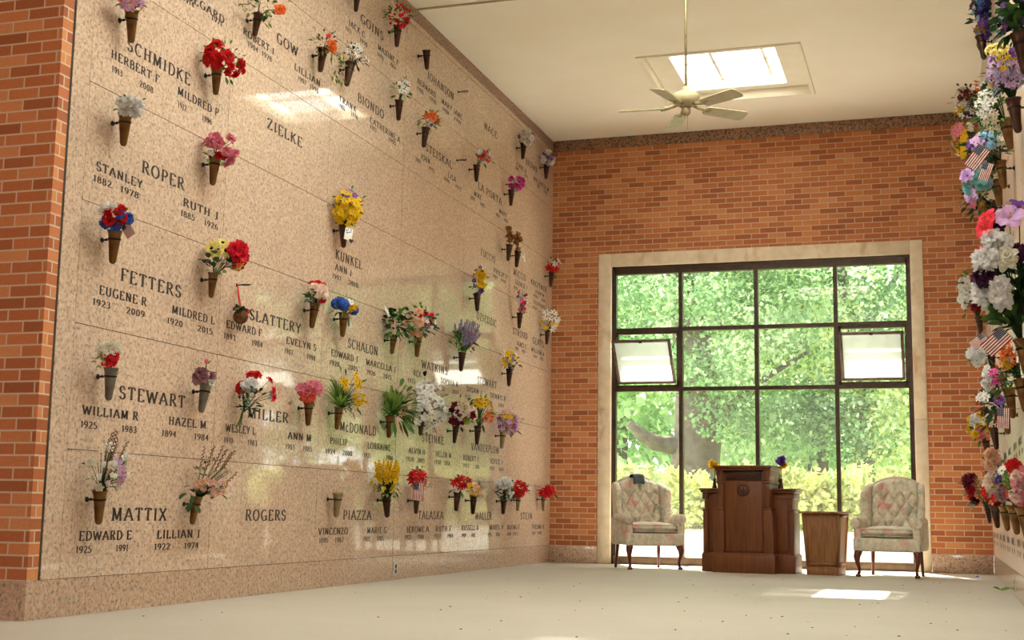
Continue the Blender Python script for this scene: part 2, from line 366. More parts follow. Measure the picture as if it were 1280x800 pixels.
gl('9', .52, [[(.1, .04)]+arc(.14, .62, .32, .56, -75, 0, 5)+arc(.26, .71, .2, .29, 0, 360, 14)])
def _strip(pts, thick, thin, put2):
    n = len(pts); out = []
    for i in range(n):
        a = pts[max(i-1, 0)]; b = pts[min(i+1, n-1)]
        if 0 < i < n-1:
            d1 = Vector((pts[i][0]-a[0], pts[i][1]-a[1])); d2 = Vector((b[0]-pts[i][0], b[1]-pts[i][1]))
            if d1.length > 1e-6 and d2.length > 1e-6 and d1.angle(d2) > 1.0:   # sharp corner: break the strip
                _strip(pts[:i+1], thick, thin, put2); _strip(pts[i:], thick, thin, put2); return
        d = Vector((b[0]-a[0], b[1]-a[1]))
        if d.length < 1e-6: d = Vector((0, 1))
        d.normalize(); w = (thin+(thick-thin)*abs(d.y)**1.3)/2; nn = Vector((-d.y, d.x))*w
        out.append(((pts[i][0]+nn.x, pts[i][1]+nn.y), (pts[i][0]-nn.x, pts[i][1]-nn.y)))
    for i in range(n-1): put2([out[i][0], out[i+1][0], out[i+1][1], out[i][1]])
def text_quads(txt, thick=.16, thin=.085, gap=.16):
    quads = []; x = 0
    for ch in txt:
        if ch == ' ': x += .42; continue
        w, st, ser = G[ch]; ox = x
        for s in st: _strip(s, thick, thin, lambda q, ox=ox: quads.append([(p[0]+ox, p[1]) for p in q]))
        for (sx, sy) in ser:
            t = .07; y0 = sy-(t if sy > .5 else 0); quads.append([(ox+sx-.13, y0), (ox+sx+.13, y0), (ox+sx+.13, y0+t), (ox+sx-.13, y0+t)])
        x += w+gap
    return quads, x-gap
# ------------------------------------------------------------------ the room
COLY = [6.385, 7.967, 9.567, 11.137, 12.825, 14.39, 15.95]
TXT = '''MATTIX,139.7,643,208,643,S|EDWARD E,99,670,164,670,N|1925,95,688.5,114,688.5,D|1991,145,685,160,684,D|LILLIAN J,196.5,669,249.5,666,N|1922,193,684,212,683,D|1974,230.5,682,248,682,D
STEWART,149,491,231,502,S|WILLIAM R,103,512.5,172.5,520,N|1925,101,531,121,532,D|1983,152.5,537,170.5,537,D|HAZEL M,211,526,257.5,531,N|1894,202.5,541,220,543,D|1984,243,546,260.5,547,D
FETTERS,151,344,226,364,S|EUGENE R,124,366,183,376,N|1923,116,380,137.5,382,D|2009,158,390,180.5,392,D|MILDRED L,215,387.5,268,400,N|1920,209,401,228,404,D|2015,247,411,265.5,414,D
ROPER,177.5,209,230,230,S|STANLEY,120.5,209,178,229,N|1882,117,223,139,231,D|1978,151,236,173,244,D|RUTH J,229,255,272.5,270,N|1885,226,266,243,273,D|1926,255.5,277,272,285,D
SCHMIDKE,159,57.5,237.5,97.5,S|HERBERT F,139,69,199,97.5,N|1913,140,86,153,92,D|2008,174.5,104,191,114,D|MILDRED P,222,116,273,141,N|1912,222.5,131,233,137,D|1996,253,146,264.5,153,D
HILDEGARD,213,-18,280,22.5,N|1914,229,0,242.5,8,D|1971,264.5,21,277.5,31,D
ROGERS,307,644,357,644,S
MILLER,310,515.5,360,522.5,S|WESLEY L,282,535,319,540,N|1910,280,550,291,551,D|1983,309.5,553,321,555,D|ANN M,360,545,389,547,N|1903,357,557,368,559,D|1985,379,560,389.5,562,D
SLATTERY,312,395,376,409,S|EDWARD F,283,406,327,416,N|1893,280,420,294,422,D|1984,315,428,328,432,D|EVELYN S,358,426,395,434,N|1907,355.5,438,366,442,D|1998,384,444,394,448,D
ZIELKE,334,157.5,377.5,175,S
GOW,346,47.5,372,64,S|ROBERT I,304,41,342.5,62,N|1904,310,57,322.5,62,D|1978,327.5,68,339.5,74,D|LILLIAN,368,85,400,107.5,N|1907,372.5,97,382.5,102,D|1990,387.5,108,398,114,D
PIAZZA,429,644,464,644,S|VINCENZO,398,664,434.5,664,N|1895,399,676,409.5,676,D|1987,419,675,429,675,D|MARIE G,459,663,483,663,N|1905,454.5,673.5,462.5,673.5,D|1985,471,672.5,479,672.5,D
McDONALD,425,532.5,470,539.5,S|PHILIP,412.5,551,434,553,N|1924,407,563,419,565,D|2000,428,566,440,567,D|LORRAINE,459.5,557.5,488,560.5,N|1933,455,569,463,570,D|1980,483,572,491,573,D
SCHALON,435,430,472,438,S|EDWARD J,414,442.5,447,447.5,N|1920,412,453.5,424,456.5,D|2005,435,458,447,462,D|MARCELLA J,457.5,454,494.5,461,N|1926,459,466,469,468,D|2015,479,470,489,472,D
KUNKEL,419.5,320,452.5,329,S|ANN J,419,335,439.5,340,N|1997,415.5,345,426,348.5,D|2018,436,353,447.5,357,D
BIONDO,447.5,121,479.5,144,S|FRANK,424.5,125,445,136,N|1900,424,132,431,136,D|1976,439,141,447,146,D|CATHERINE A,462.5,151,500,174,N|1911,462.5,158,470.5,163,D|1995,485.5,174.5,494.5,180,D
GOINS,451,24,479,44,S|JACK C,435.5,29.5,456,42.5,N|1913,432,35,439,39,D|1990,450,50,459,56,D|MAXINE F,472.5,60,498,77.5,N|1916,472,68.5,479.5,73.5,D|1994,487.5,81,494.5,86.5,D
TALASKA,523,644,554,644,S|JEROME A,508,662,536,662,N|1923,506,671,514,671,D|1988,522.5,671,529.5,671,D|RUTH F,544.5,661,564,661,N|1927,542.5,670.5,550.5,670.5,D|1984,559,670,566,670,D
STEINKE,527.5,548,554.5,550,S|ALVIN H,511,563,531,565,N|1920,508,573.5,517,574.5,D|2005,522,574.5,530.5,575.5,D|HELEN M,544.5,568,564,570,N|1930,543,577.5,551,578.5,D|2018,555,578.5,562.5,579.5,D
WATKINS,527,455,559,464,S|REX,517,466,526,468,N|1923,510,475,519,477,D|SOPHIA R,551,476,572.5,482,N|1932,548,485,555.5,487,D|2017,565,489,573,491,D
STEISKAL,532,184,565,206,S|JOHN,526,195,537.5,202,N|1887,519.5,198,526,202,D|1972,536,209.5,543,214.5,D|LILA,560,219,570,225,N|1896,555,223,562,227,D|1973,569.5,232.5,576,237,D
JOHANSON,534,94,567,120,S|BERNARD,522,102.5,544.5,117.5,N|1908,521,110,529,115,D|1978,537,122,545,128,D|MARY JANE,552,129,577.5,146,N|1908,553,136,561,141.5,D|1991,568,148,576,154,D
WALLER,594,645,614.5,645,S|RUSSELL A,577,659.6,598,659.6,N|1909,577,669,582.5,669,D|1985,589,669,594,669,D|MABEL V,612,659.6,629,659.6,N|1911,610,669,614.5,669,D|2000,619.5,668,624.6,668,D
VANDERPLOW,589,558,623.6,563,S|ROBERT C,579,572,599,574,N|1923,579,581.5,586,582.5,D|2001,594,583,599,584,D|JOYCE I,612.4,576.5,627.7,578.5,N|1927,612,585.5,618,586.5,D|2014,623.6,586.5,629,587,D
STEWART,596.6,475.6,620.6,481,S|SUSAN J,583,486,602,490,N|1937,581,495,588,497,D|DENNIS R,613,494.5,632,499,N|1939,608,501,614.5,503,D|2009,622.6,506,630,508,D
DZIEDZIC,596,396,620.6,403,S|OLIVER,584.4,403,598,408,N|1990,592,412,599,415,D
FUCCIO,601,317,619,323,S|PHILIP F,617,339,634,345,N|1907,616,345,622,347,D|1990,626,351,632,354,D
LA PORTA,597.6,233,627,251,S|MIKE,592.6,242,602,247,N|1891,588,246,593.6,250,D|1982,600,254,606,258,D|MARY,624,264,633.4,270,N|1901,620,267.5,624.6,271,D|1991,630,274,634.6,278,D
NACE,605.5,156,621,170,S
STEIN,650.6,645,665,645,S|IRVING F,634,659,649.6,659,N|1894,634,667.7,639,667.7,D|1972,641,667,647,667,D|THELMA R,664.7,659,680,659,N|1899,664.7,667,669,667,D|1995,672,666.7,677,666.7,D
STROUD,641,414,659,420,S|AGNES G,646,429,658,433.6,N|1899,644,435,648,437,D|1980,652,438,656.4,440,D
SEATS,666,425,679.4,431,S|WILLIAM A,664,436,680,443,N|1914,666.6,444.5,671,446.5,D|1992,675,448,679,450,D
MUCCIO,642,340,657,347,S|GEORGE J,644,353,659,359,N|1911,642,359,647,361,D
KREITNER,663.6,352,683,362,S|JOHN W,669,364,680,369.5,N|1901,667,369,672,371.5,D|1968,677,374,681,377,D|STEPHANIE,667,378,682,384.5,N|1928,666,383,671,386,D
BROWN,657,201,671.4,213,S|CARL R,646.4,207,658,214,N|1895,644,210.5,648.6,213.5,D|1979,655,218.5,659.4,221.5,D|MILDRED M,667,224,686,236,N|1901,671,233,675,236,D|1984,679.6,238,684,241.5,D'''
def texts():
    out = []
    for line in TXT.split('\n'):
        grp = []
        for t in line.split('|'):
            a = t.split(','); u0, v0, u1, v1 = map(float, a[1:5])
            p0, p1 = on_x(u0, v0), on_x(u1, v1); grp.append([a[0], p0.y, p1.y, (p0.z+p1.z)/2, a[5]])
        out.append(grp)
    return out
ROWZ = [ZB, .932, 1.652, 2.371, 3.083, 3.793, 4.503, 5.212]
CAPH = dict(S=.076, N=.052, D=.038)
# left granite wall: dark backing, one slab for each crypt front, base and top courses
wl = struct(MB().box((-.5, 6.21, 0), (-.035, D+.3, H)).build('wall_left', JOINT))
def slab(parent, name, y0, y1, z0, z1, m, g=.0022, x0=-.034, x1=0.0):
    return MB().box((x0, y0+g, z0+g), (x1, y1-g, z1-g)).build(name, m, parent)
slabs = {}
for c in range(6):
    for r in range(7):
        y0, y1 = COLY[c], COLY[c+1]
        if c == 2: y1 -= .004
        if c == 3: y0 += .004
        slabs[c, r] = slab(wl, 'granite_panel', y0, y1, ROWZ[r], ROWZ[r+1], GRAN)
slab(wl, 'end_panel', 6.222, COLY[0], ZB, ROWZ[7], GRAN, .0008)
slab(wl, 'end_panel', COLY[6], D-.001, ZB, ROWZ[7], GRAN, .001)
slab(wl, 'base_slab', 6.107, 11.133, .0, ZB, GRAN_BASE, .0012)
slab(wl, 'base_slab', 11.141, D-.001, .0, ZB, GRAN_BASE, .0012)
slab(wl, 'top_slab', 6.222, 11.133, ROWZ[7], 5.27, GRAN, .002)
slab(wl, 'top_slab', 11.141, D-.001, ROWZ[7], 5.27, GRAN, .002)
slab(wl, 'top_slab', 6.222, D-.001, 5.27, H, GRAN_TRIM, .002)
def inscribe(parent, entries, side=1, x=.0007):
    mb = MB()
    for txt, s0, s1, z, ch in entries:
        q, w = text_quads(txt, *((.18, .09, .2) if ch > .07 else (.21, .105, .18)))
        k = (s1-s0)/w; z0 = z-ch/2
        for qd in q: mb.add([(x, s0+p[0]*k, z0+p[1]*ch) for p in qd], [(0, 1, 2, 3)] if True else 0)
    return mb.build('inscription', INK, parent)
def med(a): a = sorted(a); return a[len(a)//2]
bypanel = {}
for grp in texts():
    zz = {k: med([g[3] for g in grp if g[4] == k]) for k in 'SND' if any(g[4] == k for g in grp)}
    own = grp[0][0] == 'KREITNER'
    yc = sum((g[1]+g[2])/2 for g in grp)/len(grp); zc = sum(g[3] for g in grp)/len(grp)
    c = max(i for i in range(6) if COLY[i] <= yc); r = max(i for i in range(7) if ROWZ[i] <= zc)
    bypanel.setdefault((c, r), []).extend((g[0], g[1], g[2], g[3] if own else zz[g[4]], CAPH[g[4]]*(.8 if own else 1)) for g in grp)
for k, e in bypanel.items(): inscribe(slabs[k], e)

# brick pier at the near end of the left wall
bp = MB(); bp.add([(-3, 6.107, ZB), (0, 6.107, ZB), (0, 6.107, H), (-3, 6.107, H)], [(0, 1, 2, 3)], 0)
bp.add([(0, 6.107, ZB), (0, 6.2, ZB), (0, 6.2, H), (0, 6.107, H)], [(0, 1, 2, 3)], 1)
bp.add([(-3, 6.107, 0), (-3, 6.6, 0), (-3, 6.6, H), (-3, 6.107, H), (-.5, 6.6, 0), (-.5, 6.6, H), (-.036, 6.2, 0), (0, 6.2, ZB), (-.036, 6.2, H), (0, 6.2, H)], [(0, 1, 2, 3)], 0)
pier = struct(bp.build('wall_front', [BRICK_X, BRICK_Y]))
MB().box((-3, 6.1065, 0), (-.036, 6.2, ZB)).build('base_slab', GRAN_BASE, pier)
MB().box((-.03, 6.2, ZB), (-.003, 6.222, H)).build('sealant_joint', JOINT, pier)

# far wall with the window opening
ox0, ox1, oz1 = .612, 4.552, 3.875
fw = MB()
for (a, b, c, d) in ((-.03, ox0, ZB, 5.255), (ox1, W+.03, ZB, 5.255), (ox0, ox1, oz1, 5.255)):
    fw.box((a, D, c), (b, D+.3, d))
wall_far = struct(fw.build('wall_far', BRICK_X))
tb = MB()
for a, b in ((0, ox0), (ox1, W)): tb.bbox((a+.001, D-.012, 0), (b-.001, D+.3, ZB), .003, 1)
struct(tb.build('baseboard_far', GRAN_BASE))
struct(MB().bbox((0.001, D-.014, 5.258), (W-.001, D+.29, H-.001), .003, 1).build('trim_1', GRAN_TRIM))
# limestone surround
ix0, ix1, iz1 = .776, 4.405, 3.712
tr = MB(); e = .0015
for z0, z1 in ((0, 1.9), (1.9, oz1)): tr.bbox((ox0+e, D-.01, z0+e), (ix0, D+.22, z1-e), .004, 1)
for z0, z1 in ((0, 1.75), (1.75, oz1)): tr.bbox((ix1, D-.01, z0+e), (ox1-e, D+.22, z1-e), .004, 1)
for a, b in ((ix0+e, 1.88), (1.88, 3.11), (3.11, ix1-e)): tr.bbox((a+e/2, D-.01, iz1), (b-e/2, D+.22, oz1-e), .004, 1)
struct(tr.build('trim_2', STONE))
# window: frame, mullions, panes, two hopper sashes
YW = D+.08
wf = MB(); t = .024
wf.box((ix0, YW-.03, 0), (ix0+.03, YW+.08, iz1)); wf.box((ix1-.035, YW-.03, 0), (ix1, YW+.08, iz1))
wf.box((ix0, YW-.03, iz1-.028), (ix1, YW+.08, iz1)); wf.box((ix0+.03, YW-.015, iz1-.10), (ix1-.035, YW+.07, iz1-.028))
wf.box((ix0+.03, YW-.015, 0.1), (ix0+.05, YW+.07, iz1)); wf.box((ix1-.055, YW-.015, .1), (ix1-.035, YW+.07, iz1))
win = struct(wf.build('window_1', BRONZE_FRAME))
sill_mat = mottled('tan_bronze_sill', '#6d5845', '#8a7159', 9, .5, .2)
MB().bbox((ix0+.03, YW-.045, .0), (ix1-.035, YW+.08, .1), .006, 1).build('sill', sill_mat, win)
VX = [1.65, 2.583, 3.53]; HZ = [2.90, 2.15]; XL, XR, ZT, ZBt = .826, 4.35, 3.612, .1
for x in VX: MB().box((x-t, YW-.02, ZBt), (x+t, YW+.07, ZT)).build('mullion', BRONZE_FRAME, win)
for z in HZ: MB().box((XL, YW-.016, z-t), (XR, YW+.066, z+t)).build('transom', BRONZE_FRAME, win)
xs = [XL]+VX+[XR]; zs = [ZBt]+HZ[::-1]+[ZT]
for i in range(4):
    for j in range(3):
        x0 = xs[i]+(t if i else 0); x1 = xs[i+1]-(t if i < 3 else 0); z0 = zs[j]+(t if j else 0); z1 = zs[j+1]-(t if j < 2 else 0)
        if j == 1 and i in (0, 3):
            k = .03; vb = MB()
            vb.box((x0, YW-.01, z0), (x0+k, YW+.05, z1)); vb.box((x1-k, YW-.01, z0), (x1, YW+.05, z1)); vb.box((x0, YW-.01, z1-k), (x1, YW+.05, z1)); vb.box((x0, YW-.01, z0), (x1, YW+.05, z0+k))
            vb.build('vent_frame', BRONZE_FRAME, win)
            hh = z1-z0-.07; a = R(38 if i == 0 else 33); Mx = TRS((0, YW-.02, z0+.05), Matrix.Rotation(a, 4, 'X'))
            sa, sb = x0+.035, x1-.035; k = .034; sb_ = MB()
            sb_.bbox((sa, -.018, 0), (sa+k, .018, hh), .004, 1); sb_.bbox((sb-k, -.018, 0), (sb, .018, hh), .004, 1)
            sb_.bbox((sa, -.018, 0), (sb, .018, k), .004, 1); sb_.bbox((sa, -.018, hh-k), (sb, .018, hh), .004, 1)
            sash = sb_.build('hopper_sash', mottled('weathered_bronze_sash', '#5d4a3e', '#79665a', 20, .45, .3), win, Mx)
            MB().box((sa+k-.004, -.003, k-.004), (sb-k+.004, .003, hh-k+.004)).build('sash_pane', GLASS_DUSTY, sash)
            MB().bbox(((sa+sb)/2-.02, -.04, hh-.03), ((sa+sb)/2+.02, -.016, hh-.005), .004, 1).build('latch', BRONZE_DK, sash)
            for sx in (x0+.02, x1-.02):   # stay arms on each side of the sash
                top = Vector((sx, YW-.02-math.sin(a)*hh*.8, z0+.05+math.cos(a)*hh*.8))
                MB().tube([(sx, YW+.0, z1-.06), top], .006, 6).build('stay_arm', BRONZE_DK, win)
        else:
            MB().box((x0-.004, YW+.022, z0-.004), (x1+.004, YW+.03, z1+.004)).build('pane', GLASS, win)

# right granite wall (seen at a grazing angle)
wr = struct(MB().box((W+.035, 2.2, 0), (W+.5, D+.3, H)).build('wall_right', JOINT))
RY = [D-.2, 14.4, 12.83, 11.14, 9.57, 7.97, 6.38, 4.8, 3.2, 2.2]
rsl = {}
for c in range(len(RY)-1):
    for r in range(7): rsl[c, r] = slab(wr, 'granite_panel', RY[c+1], RY[c], ROWZ[r], ROWZ[r+1], GRAN_DULL, .0025, W, W+.034)
slab(wr, 'end_panel', D-.2, D-.001, ZB, ROWZ[7], GRAN_DULL, .001, W, W+.034)
for a, b in ((2.2, 11.14), (11.14, D-.001)):
    slab(wr, 'base_slab', a, b, 0, ZB, GRAN_BASE, .002, W, W+.034); slab(wr, 'top_slab', a, b, ROWZ[7], H, GRAN_DULL, .002, W, W+.034)
def inscribe_r(parent, entries):
    mb = MB()
    for txt, s0, s1, z, ch in entries:        # s runs towards smaller y as read
        q, w = text_quads(txt, .2, .11, .18); k = (s1-s0)/w
        for qd in q: mb.add([(W-.0008, s0+p[0]*k, z-ch/2+p[1]*ch) for p in qd], [(0, 1, 2, 3)])
    return mb.build('inscription', INK, parent)
for c in range(0, 4):
    y1, y0 = RY[c], RY[c+1]
    for r in range(0, 6):
        z = ROWZ[r]; wd = y1-y0
        inscribe_r(rsl[c, r], [('1912', y1-.12*wd, y1-.22*wd, z+.15, .04), ('1987', y1-.32*wd, y1-.42*wd, z+.15, .04), ('1915', y1-.6*wd, y1-.7*wd, z+.15, .04), ('1991', y1-.8*wd, y1-.9*wd, z+.15, .04),
            ('JOHN A', y1-.12*wd, y1-.42*wd, z+.23, .052), ('MARIE L', y1-.6*wd, y1-.9*wd, z+.23, .052)])

# floor and ceiling
struct(MB().box((-9, -14, -.2), (W+.3, D+.3, 0)).build('floor', FLOOR))
SKY = [(1.775, 3.40, 13.30, 14.93), (1.4, 4.9, 6.4, 9.6), (1.775, 3.40, 2.7, 4.3)]  # middle skylight is unseen, enlarged to brighten the hall
cm = MB(); ys = [-1.0]
X0, X1 = -3.2, W+.3
prev = -6.0
for (a, b, c, d) in SKY[::-1]:
    cm.box((X0, prev, H), (X1, c, H+.3)); cm.box((X0, c, H), (a, d, H+.3)); cm.box((b, c, H), (X1, d, H+.3)); prev = d
cm.box((X0, prev, H), (X1, 17.5, H+.3))
ceil = struct(cm.build('ceiling', CEIL))
seam = mottled('ceiling_seam_shadow_gap', '#a8987a', '#b8a888', 6, .9)
for y in (11.35,): MB().box((0.001, y, H-.010), (W-.001, y+.03, H-.001)).build('seam_shadow', seam, ceil)  # raised strip coloured darker to stand in for the groove's shadow
for n, (a, b, c, d) in enumerate(SKY):
    sk = MB(); m = .25 if n == 0 else .06
    # stepped curb: a flat board frame, then the inner curb
    z0, z1 = H+.08, H+.115
    sk.box((a, c, z0), (a+m, d, z1)); sk.box((b-m, c, z0), (b, d, z1)); sk.box((a+m, c, z0), (b-m, c+m, z1)); sk.box((a+m, d-m*.6, z0), (b-m, d, z1))
    root = struct(sk.build('window_%d' % (n+2), PAINT))
    cu = MB(); ia, ib, ic, id_ = a+m, b-m, c+m, d-m*.6
    for q in ((ia-.03, ia, ic-.03, id_+.03), (ib, ib+.03, ic-.03, id_+.03), (ia, ib, ic-.03, ic), (ia, ib, id_, id_+.03)): cu.box((q[0], q[2], z1), (q[1], q[3], H+.22))
    cu.build('curb', PAINT, root)
    ml = MB(); b1, b2, ym = (ia+.395*(ib-ia)/1.125 if n == 0 else ia+(ib-ia)/3), (ib-.17 if n == 0 else ib-(ib-ia)/3), (ic+id_)/2
    if n == 0: b2 = ia+.955*(ib-ia)/1.125
    for xm in (b1, b2): ml.box((xm-.016, ic, H+.18), (xm+.016, id_, H+.215))
    ml.box((ia, ym-.012, H+.18), (ib, ym+.012, H+.215)); ml.build('glazing_bar', PAINT, root)
    for k, (qa, qb) in enumerate(((ia-.02, b1), (b1, b2), (b2, ib+.02))):
        MB().box((qa, ic-.02, H+.221), (qb, id_+.02, H+.229)).build('skylight_pane', GLASS if n == 0 and k == 1 else ACRYLIC, root)  # panes made milky to narrow the floor's sun patch and diffuse light
    # thin moulding round the opening
    mo = MB(); k = .045
    mo.box((a-k, c-k, H-.018), (b+k, c, H-.001)); mo.box((a-k, d, H-.018), (b+k, d+k, H-.001)); mo.box((a-k, c, H-.018), (a, d, H-.001)); mo.box((b, c, H-.018), (b+k, d, H-.001))
    mo.build('moulding', PAINT, root)

rw = MB()  # unseen rear wall, added to cut the light on the pier
for (a, b, c, d) in ((-3.2, 3.9, 0, H), (4.9, W+.5, 0, H), (3.9, 4.9, 2.2, H)): rw.box((a, -6.3, c), (b, -6.0, d))
struct(rw.build('wall_rear', BRICK_X))
sw = MB()  # unseen side wall, added too; its opening is sized for the light
for (a, b, c, d) in ((-6.3, -5, 0, H), (.8, 6.6, 0, H), (-5, .8, 0, .4), (-5, .8, 2.8, H)): sw.box((-3.5, a, c), (-3.2, b, d))
struct(sw.build('wall_side', BRICK_Y))
struct(MB().box((W+.035, -6.0, 0), (W+.3, 2.2, H)).build('wall_entry', BRICK_Y))
# outlets
def outlet(x, y, z, face, label):
    o = thing('electrical_outlet', label, 'outlet', (x, y, z), 0, None)
    s = face
    MB().bbox((0 if s > 0 else -.006, -.036, -.058), (.006 if s > 0 else 0, .036, .058), .003, 1).build('cover_plate', PLATE, o)
    for dz in (.022, -.022): MB().lathe([(.0, 0), (.017, 0), (.017, .003), (0, .003)], 14, mat=TRS((.006*s, 0, dz), Matrix.Rotation(R(90)*s, 4, 'Y'))).build('receptacle', BLACK, o)
    return o
p = on_x(494, 711); outlet(0.0, 11.205, max(.075, p.z), 1, 'small steel outlet plate low on the left granite base course')
outlet(W, 11.5, .1, -1, 'steel outlet plate low on the right wall beside the dark joint')

# ceiling fan
fx, fy, fz = 2.86, 10.02, 3.79
fan = thing('ceiling_fan', 'five-blade cream ceiling fan hanging on a long thin rod', 'fan', (fx, fy, fz))
MB().tube([(0, 0, .13), (0, 0, H-fz-.05)], .011, 10).build('downrod', FAN_METAL, fan)
MB().lathe([(.0, H-fz-.075), (.03, H-fz-.07), (.065, H-fz-.02), (.07, H-fz)], 20).build('canopy', FAN_MAT, fan)
MB().lathe([(0, -.0), (.05, 0), (.075, .012), (.105, .03), (.112, .06), (.112, .085), (.10, .10), (.06, .118), (.03, .13), (.025, .16), (0, .16)], 28, cap=False).build('motor_housing', FAN_MAT, fan)
MB().lathe([(0, -.075), (.018, -.073), (.034, -.055), (.036, -.03), (.03, -.012), (.05, 0), (0, 0)], 20, cap=False).build('switch_cup', FAN_METAL, fan)
MB().tube([(.012, 0, -.07), (.012, 0, -.17)], .0022, 5).ball((.012, 0, -.175), .007).build('pull_chain', FAN_METAL, fan)
bl = MB()
def blade(u, v):
    x = .17+.37*u; hw = .058+.012*u
    if u > .93: hw *= math.sqrt(max(0, 1-((u-.93)/.085)**2))
    if u < .06: hw *= .75+.25*u/.06
    return (x, (v-.5)*2*hw, .0)
bl.grid(blade, 20, 4); bm = bmesh.new(); me = bl.mesh('t', FAN_MAT); bm.from_mesh(me)
bmesh.ops.solidify(bm, geom=list(bm.faces), thickness=.008)
blade_me = MB().bm(bm, 0, False).mesh('fan_blade', FAN_MAT); bpy.data.meshes.remove(me)
iron_me = MB().tube([(.06, 0, .03), (.10, 0, .012), (.15, 0, .0), (.2, 0, -.006)], [.012, .01, .01, .012], 6, flat=1.6).bbox((.19, -.03, -.010), (.235, .03, -.004), .003, 1).mesh('blade_iron', FAN_METAL)
for k, ang in enumerate((184, 256, 328, 40, 112)):
    Mz = Matrix.Rotation(R(ang), 4, 'Z') @ Matrix.Translation((0, 0, -.005)) @ Matrix.Rotation(R(-13), 4, 'X')
    b_ = put('blade', blade_me, fan, Mz); put('blade_iron', iron_me, b_)
# ------------------------------------------------------------------ wing chairs
def make_chair(label, loc, rz):
    c = thing('wing_chair', label, 'armchair', loc, rz, 'tufted wing chairs by the window')
    A_, B_ = .136, .20
    def crest(x): return .985+.105*(1-abs(x/.30)**2.2)
    def tuft(x, z):
        u = x/A_+(z-.62)/B_; v = x/A_-(z-.62)/B_
        if z > .90:      # channels run from the top buttons over the crest
            k = min(1, (z-.90)/.05); ch = abs(math.sin(PI*(x/A_+.0)))**.5
            return (1-k)*(abs(math.sin(PI*u))*abs(math.sin(PI*v)))**.4 + k*(.25+.75*ch)
        return (abs(math.sin(PI*u))*abs(math.sin(PI*v)))**.4
    mb = MB(); nx, nz = 56, 52
    def front(i, j):
        x = (i*2-1)*.272; zt = crest(x); z = .42+(zt-.42)*j
        e = min(1, (1-abs(i*2-1))/.10)*min(1, (1-j)/.07)
        e = max(0, e)**.5
        y = .185+.17*(z-.42)/.6 - .07*tuft(x, z)*(.35+.65*e) - .03*e + .045*(1-e)
        return (x, y, z)
    mb.grid(front, nx, nz)
    def rear(i, j):
        x = (1-i*2)*.272; zt = crest(x)+.004; z = .30+(zt-.30)*j
        return (x, .275+.17*(z-.42)/.6+.02*(1-(abs(i*2-1))**4)*(1-j**6), z)
    mb.grid(rear, 20, 20)
    # roll joining front and back over the crest and down both sides
    def roll(i, j):
        if i < .3: x = -.272; z = .42+(crest(-.272)-.42)*i/.3
        elif i > .7: x = .272; z = .42+(crest(.272)-.42)*(1-i)/.3
        else: x = -.272+.544*(i-.3)/.4; z = crest(x)
        a = PI*j; y0 = .185+.17*(z-.42)/.6+.0; y1 = .275+.17*(z-.42)/.6
        off = .018*math.sin(a)
        nx_, nz_ = (x/.272*.2, 1) if .3 <= i <= .7 else (math.copysign(1, x), 0)
        return (x+off*nx_, (y0+y1)/2-(y1-y0)/2*math.cos(a), z+off*nz_)
    mb.grid(roll, 60, 6)
    mb.build('backrest', FLORAL, c)
    # buttons at the tuft crossings
    bt = MB().ball((0, 0, 0), .0105, (1, .55, 1), 8).mesh('tuft_button', FLORAL)
    for m_ in range(-4, 5):
        for n_ in range(-4, 5):
            x = A_*(m_+n_)/2; z = .62+B_*(m_-n_)/2
            if abs(x) < .25 and .5 < z < .93: put('tuft_button', bt, c, Matrix.Translation((x, .185+.17*(z-.42)/.6+.0, z)))
    # wings
    for s in (-1, 1):
        w_ = MB()
        pts = [(.38, .45), (.43, .93), (.44, .985), (.40, 1.02), (.33, 1.025), (.24, 1.0), (.16, .965), (.105, .93), (.085, .88), (.085, .80), (.09, .70), (.07, .63), (.02, .56), (.02, .45)]
        w_.prism(pts, 0, -.036, .036, .026, 3)
        vs = []
        for (x, y, z) in w_.v:
            vs.append((s*(x+.283+.055*max(0, (.36-y))/.3*min(1, max(0, (z-.55)/.15))), y, z))
        w_.v = vs; w_.build('wing', FLORAL, c)
        # rolled arm: upright panel and scroll
        ar = MB()
        ar.bbox((s*.325-.042, -.30, .30), (s*.325+.042, .30, .60), .022, 3)
        path = [(s*.325, .24, .60), (s*.328, .05, .597), (s*.335, -.15, .588), (s*.339, -.30, .580)]
        ar.tube(path, [.046, .053, .06, .064], 18)
        ar.lathe([(0, 0), (.042, 0), (.06, -.006), (.064, -.02)], 18, mat=TRS((s*.339, -.318, .580), Matrix.Rotation(R(-90), 4, 'X') @ Matrix.Rotation(PI, 4, 'X')))
        ar.build('arm', FLORAL, c)
        # front cabriole leg with pad foot, raked rear leg
        lg = MB()
        lg.tube([(s*.315, -.265, .29), (s*.325, -.285, .255), (s*.335, -.30, .215), (s*.332, -.295, .16), (s*.318, -.278, .10), (s*.315, -.275, .055), (s*.322, -.288, .03)], [.042, .043, .038, .027, .019, .0165, .019], 12)
        lg.lathe([(0, 0), (.024, 0), (.031, .008), (.03, .02), (.02, .032), (0, .034)], 14, c=(s*.325, -.294, 0), cap=False)
        lg.build('leg', WOOD_LEG, c)
        MB().tube([(s*.27, .30, .30), (s*.275, .315, .18), (s*.285, .345, .0)], [.024, .021, .017], 8).build('leg', WOOD_LEG, c)
    rl = MB(); rl.bbox((-.372, -.325, .275), (.372, -.255, .42), .022, 3); rl.bbox((-.36, -.28, .28), (.36, .31, .40), .02, 2)
    rl.build('seat_rail', FLORAL, c)
    # cushion: crowned box with welt
    cu = MB()
    def cush(i, j, top):
        x = (i*2-1); y = (j*2-1)
        e = (1-abs(x)**5)*(1-abs(y)**5)
        return (x*.282, -.075+y*.255, (.478+.062*e**.5+.012*(1-x*x)*(1-y*y)) if top else (.478-.058*e**.5))
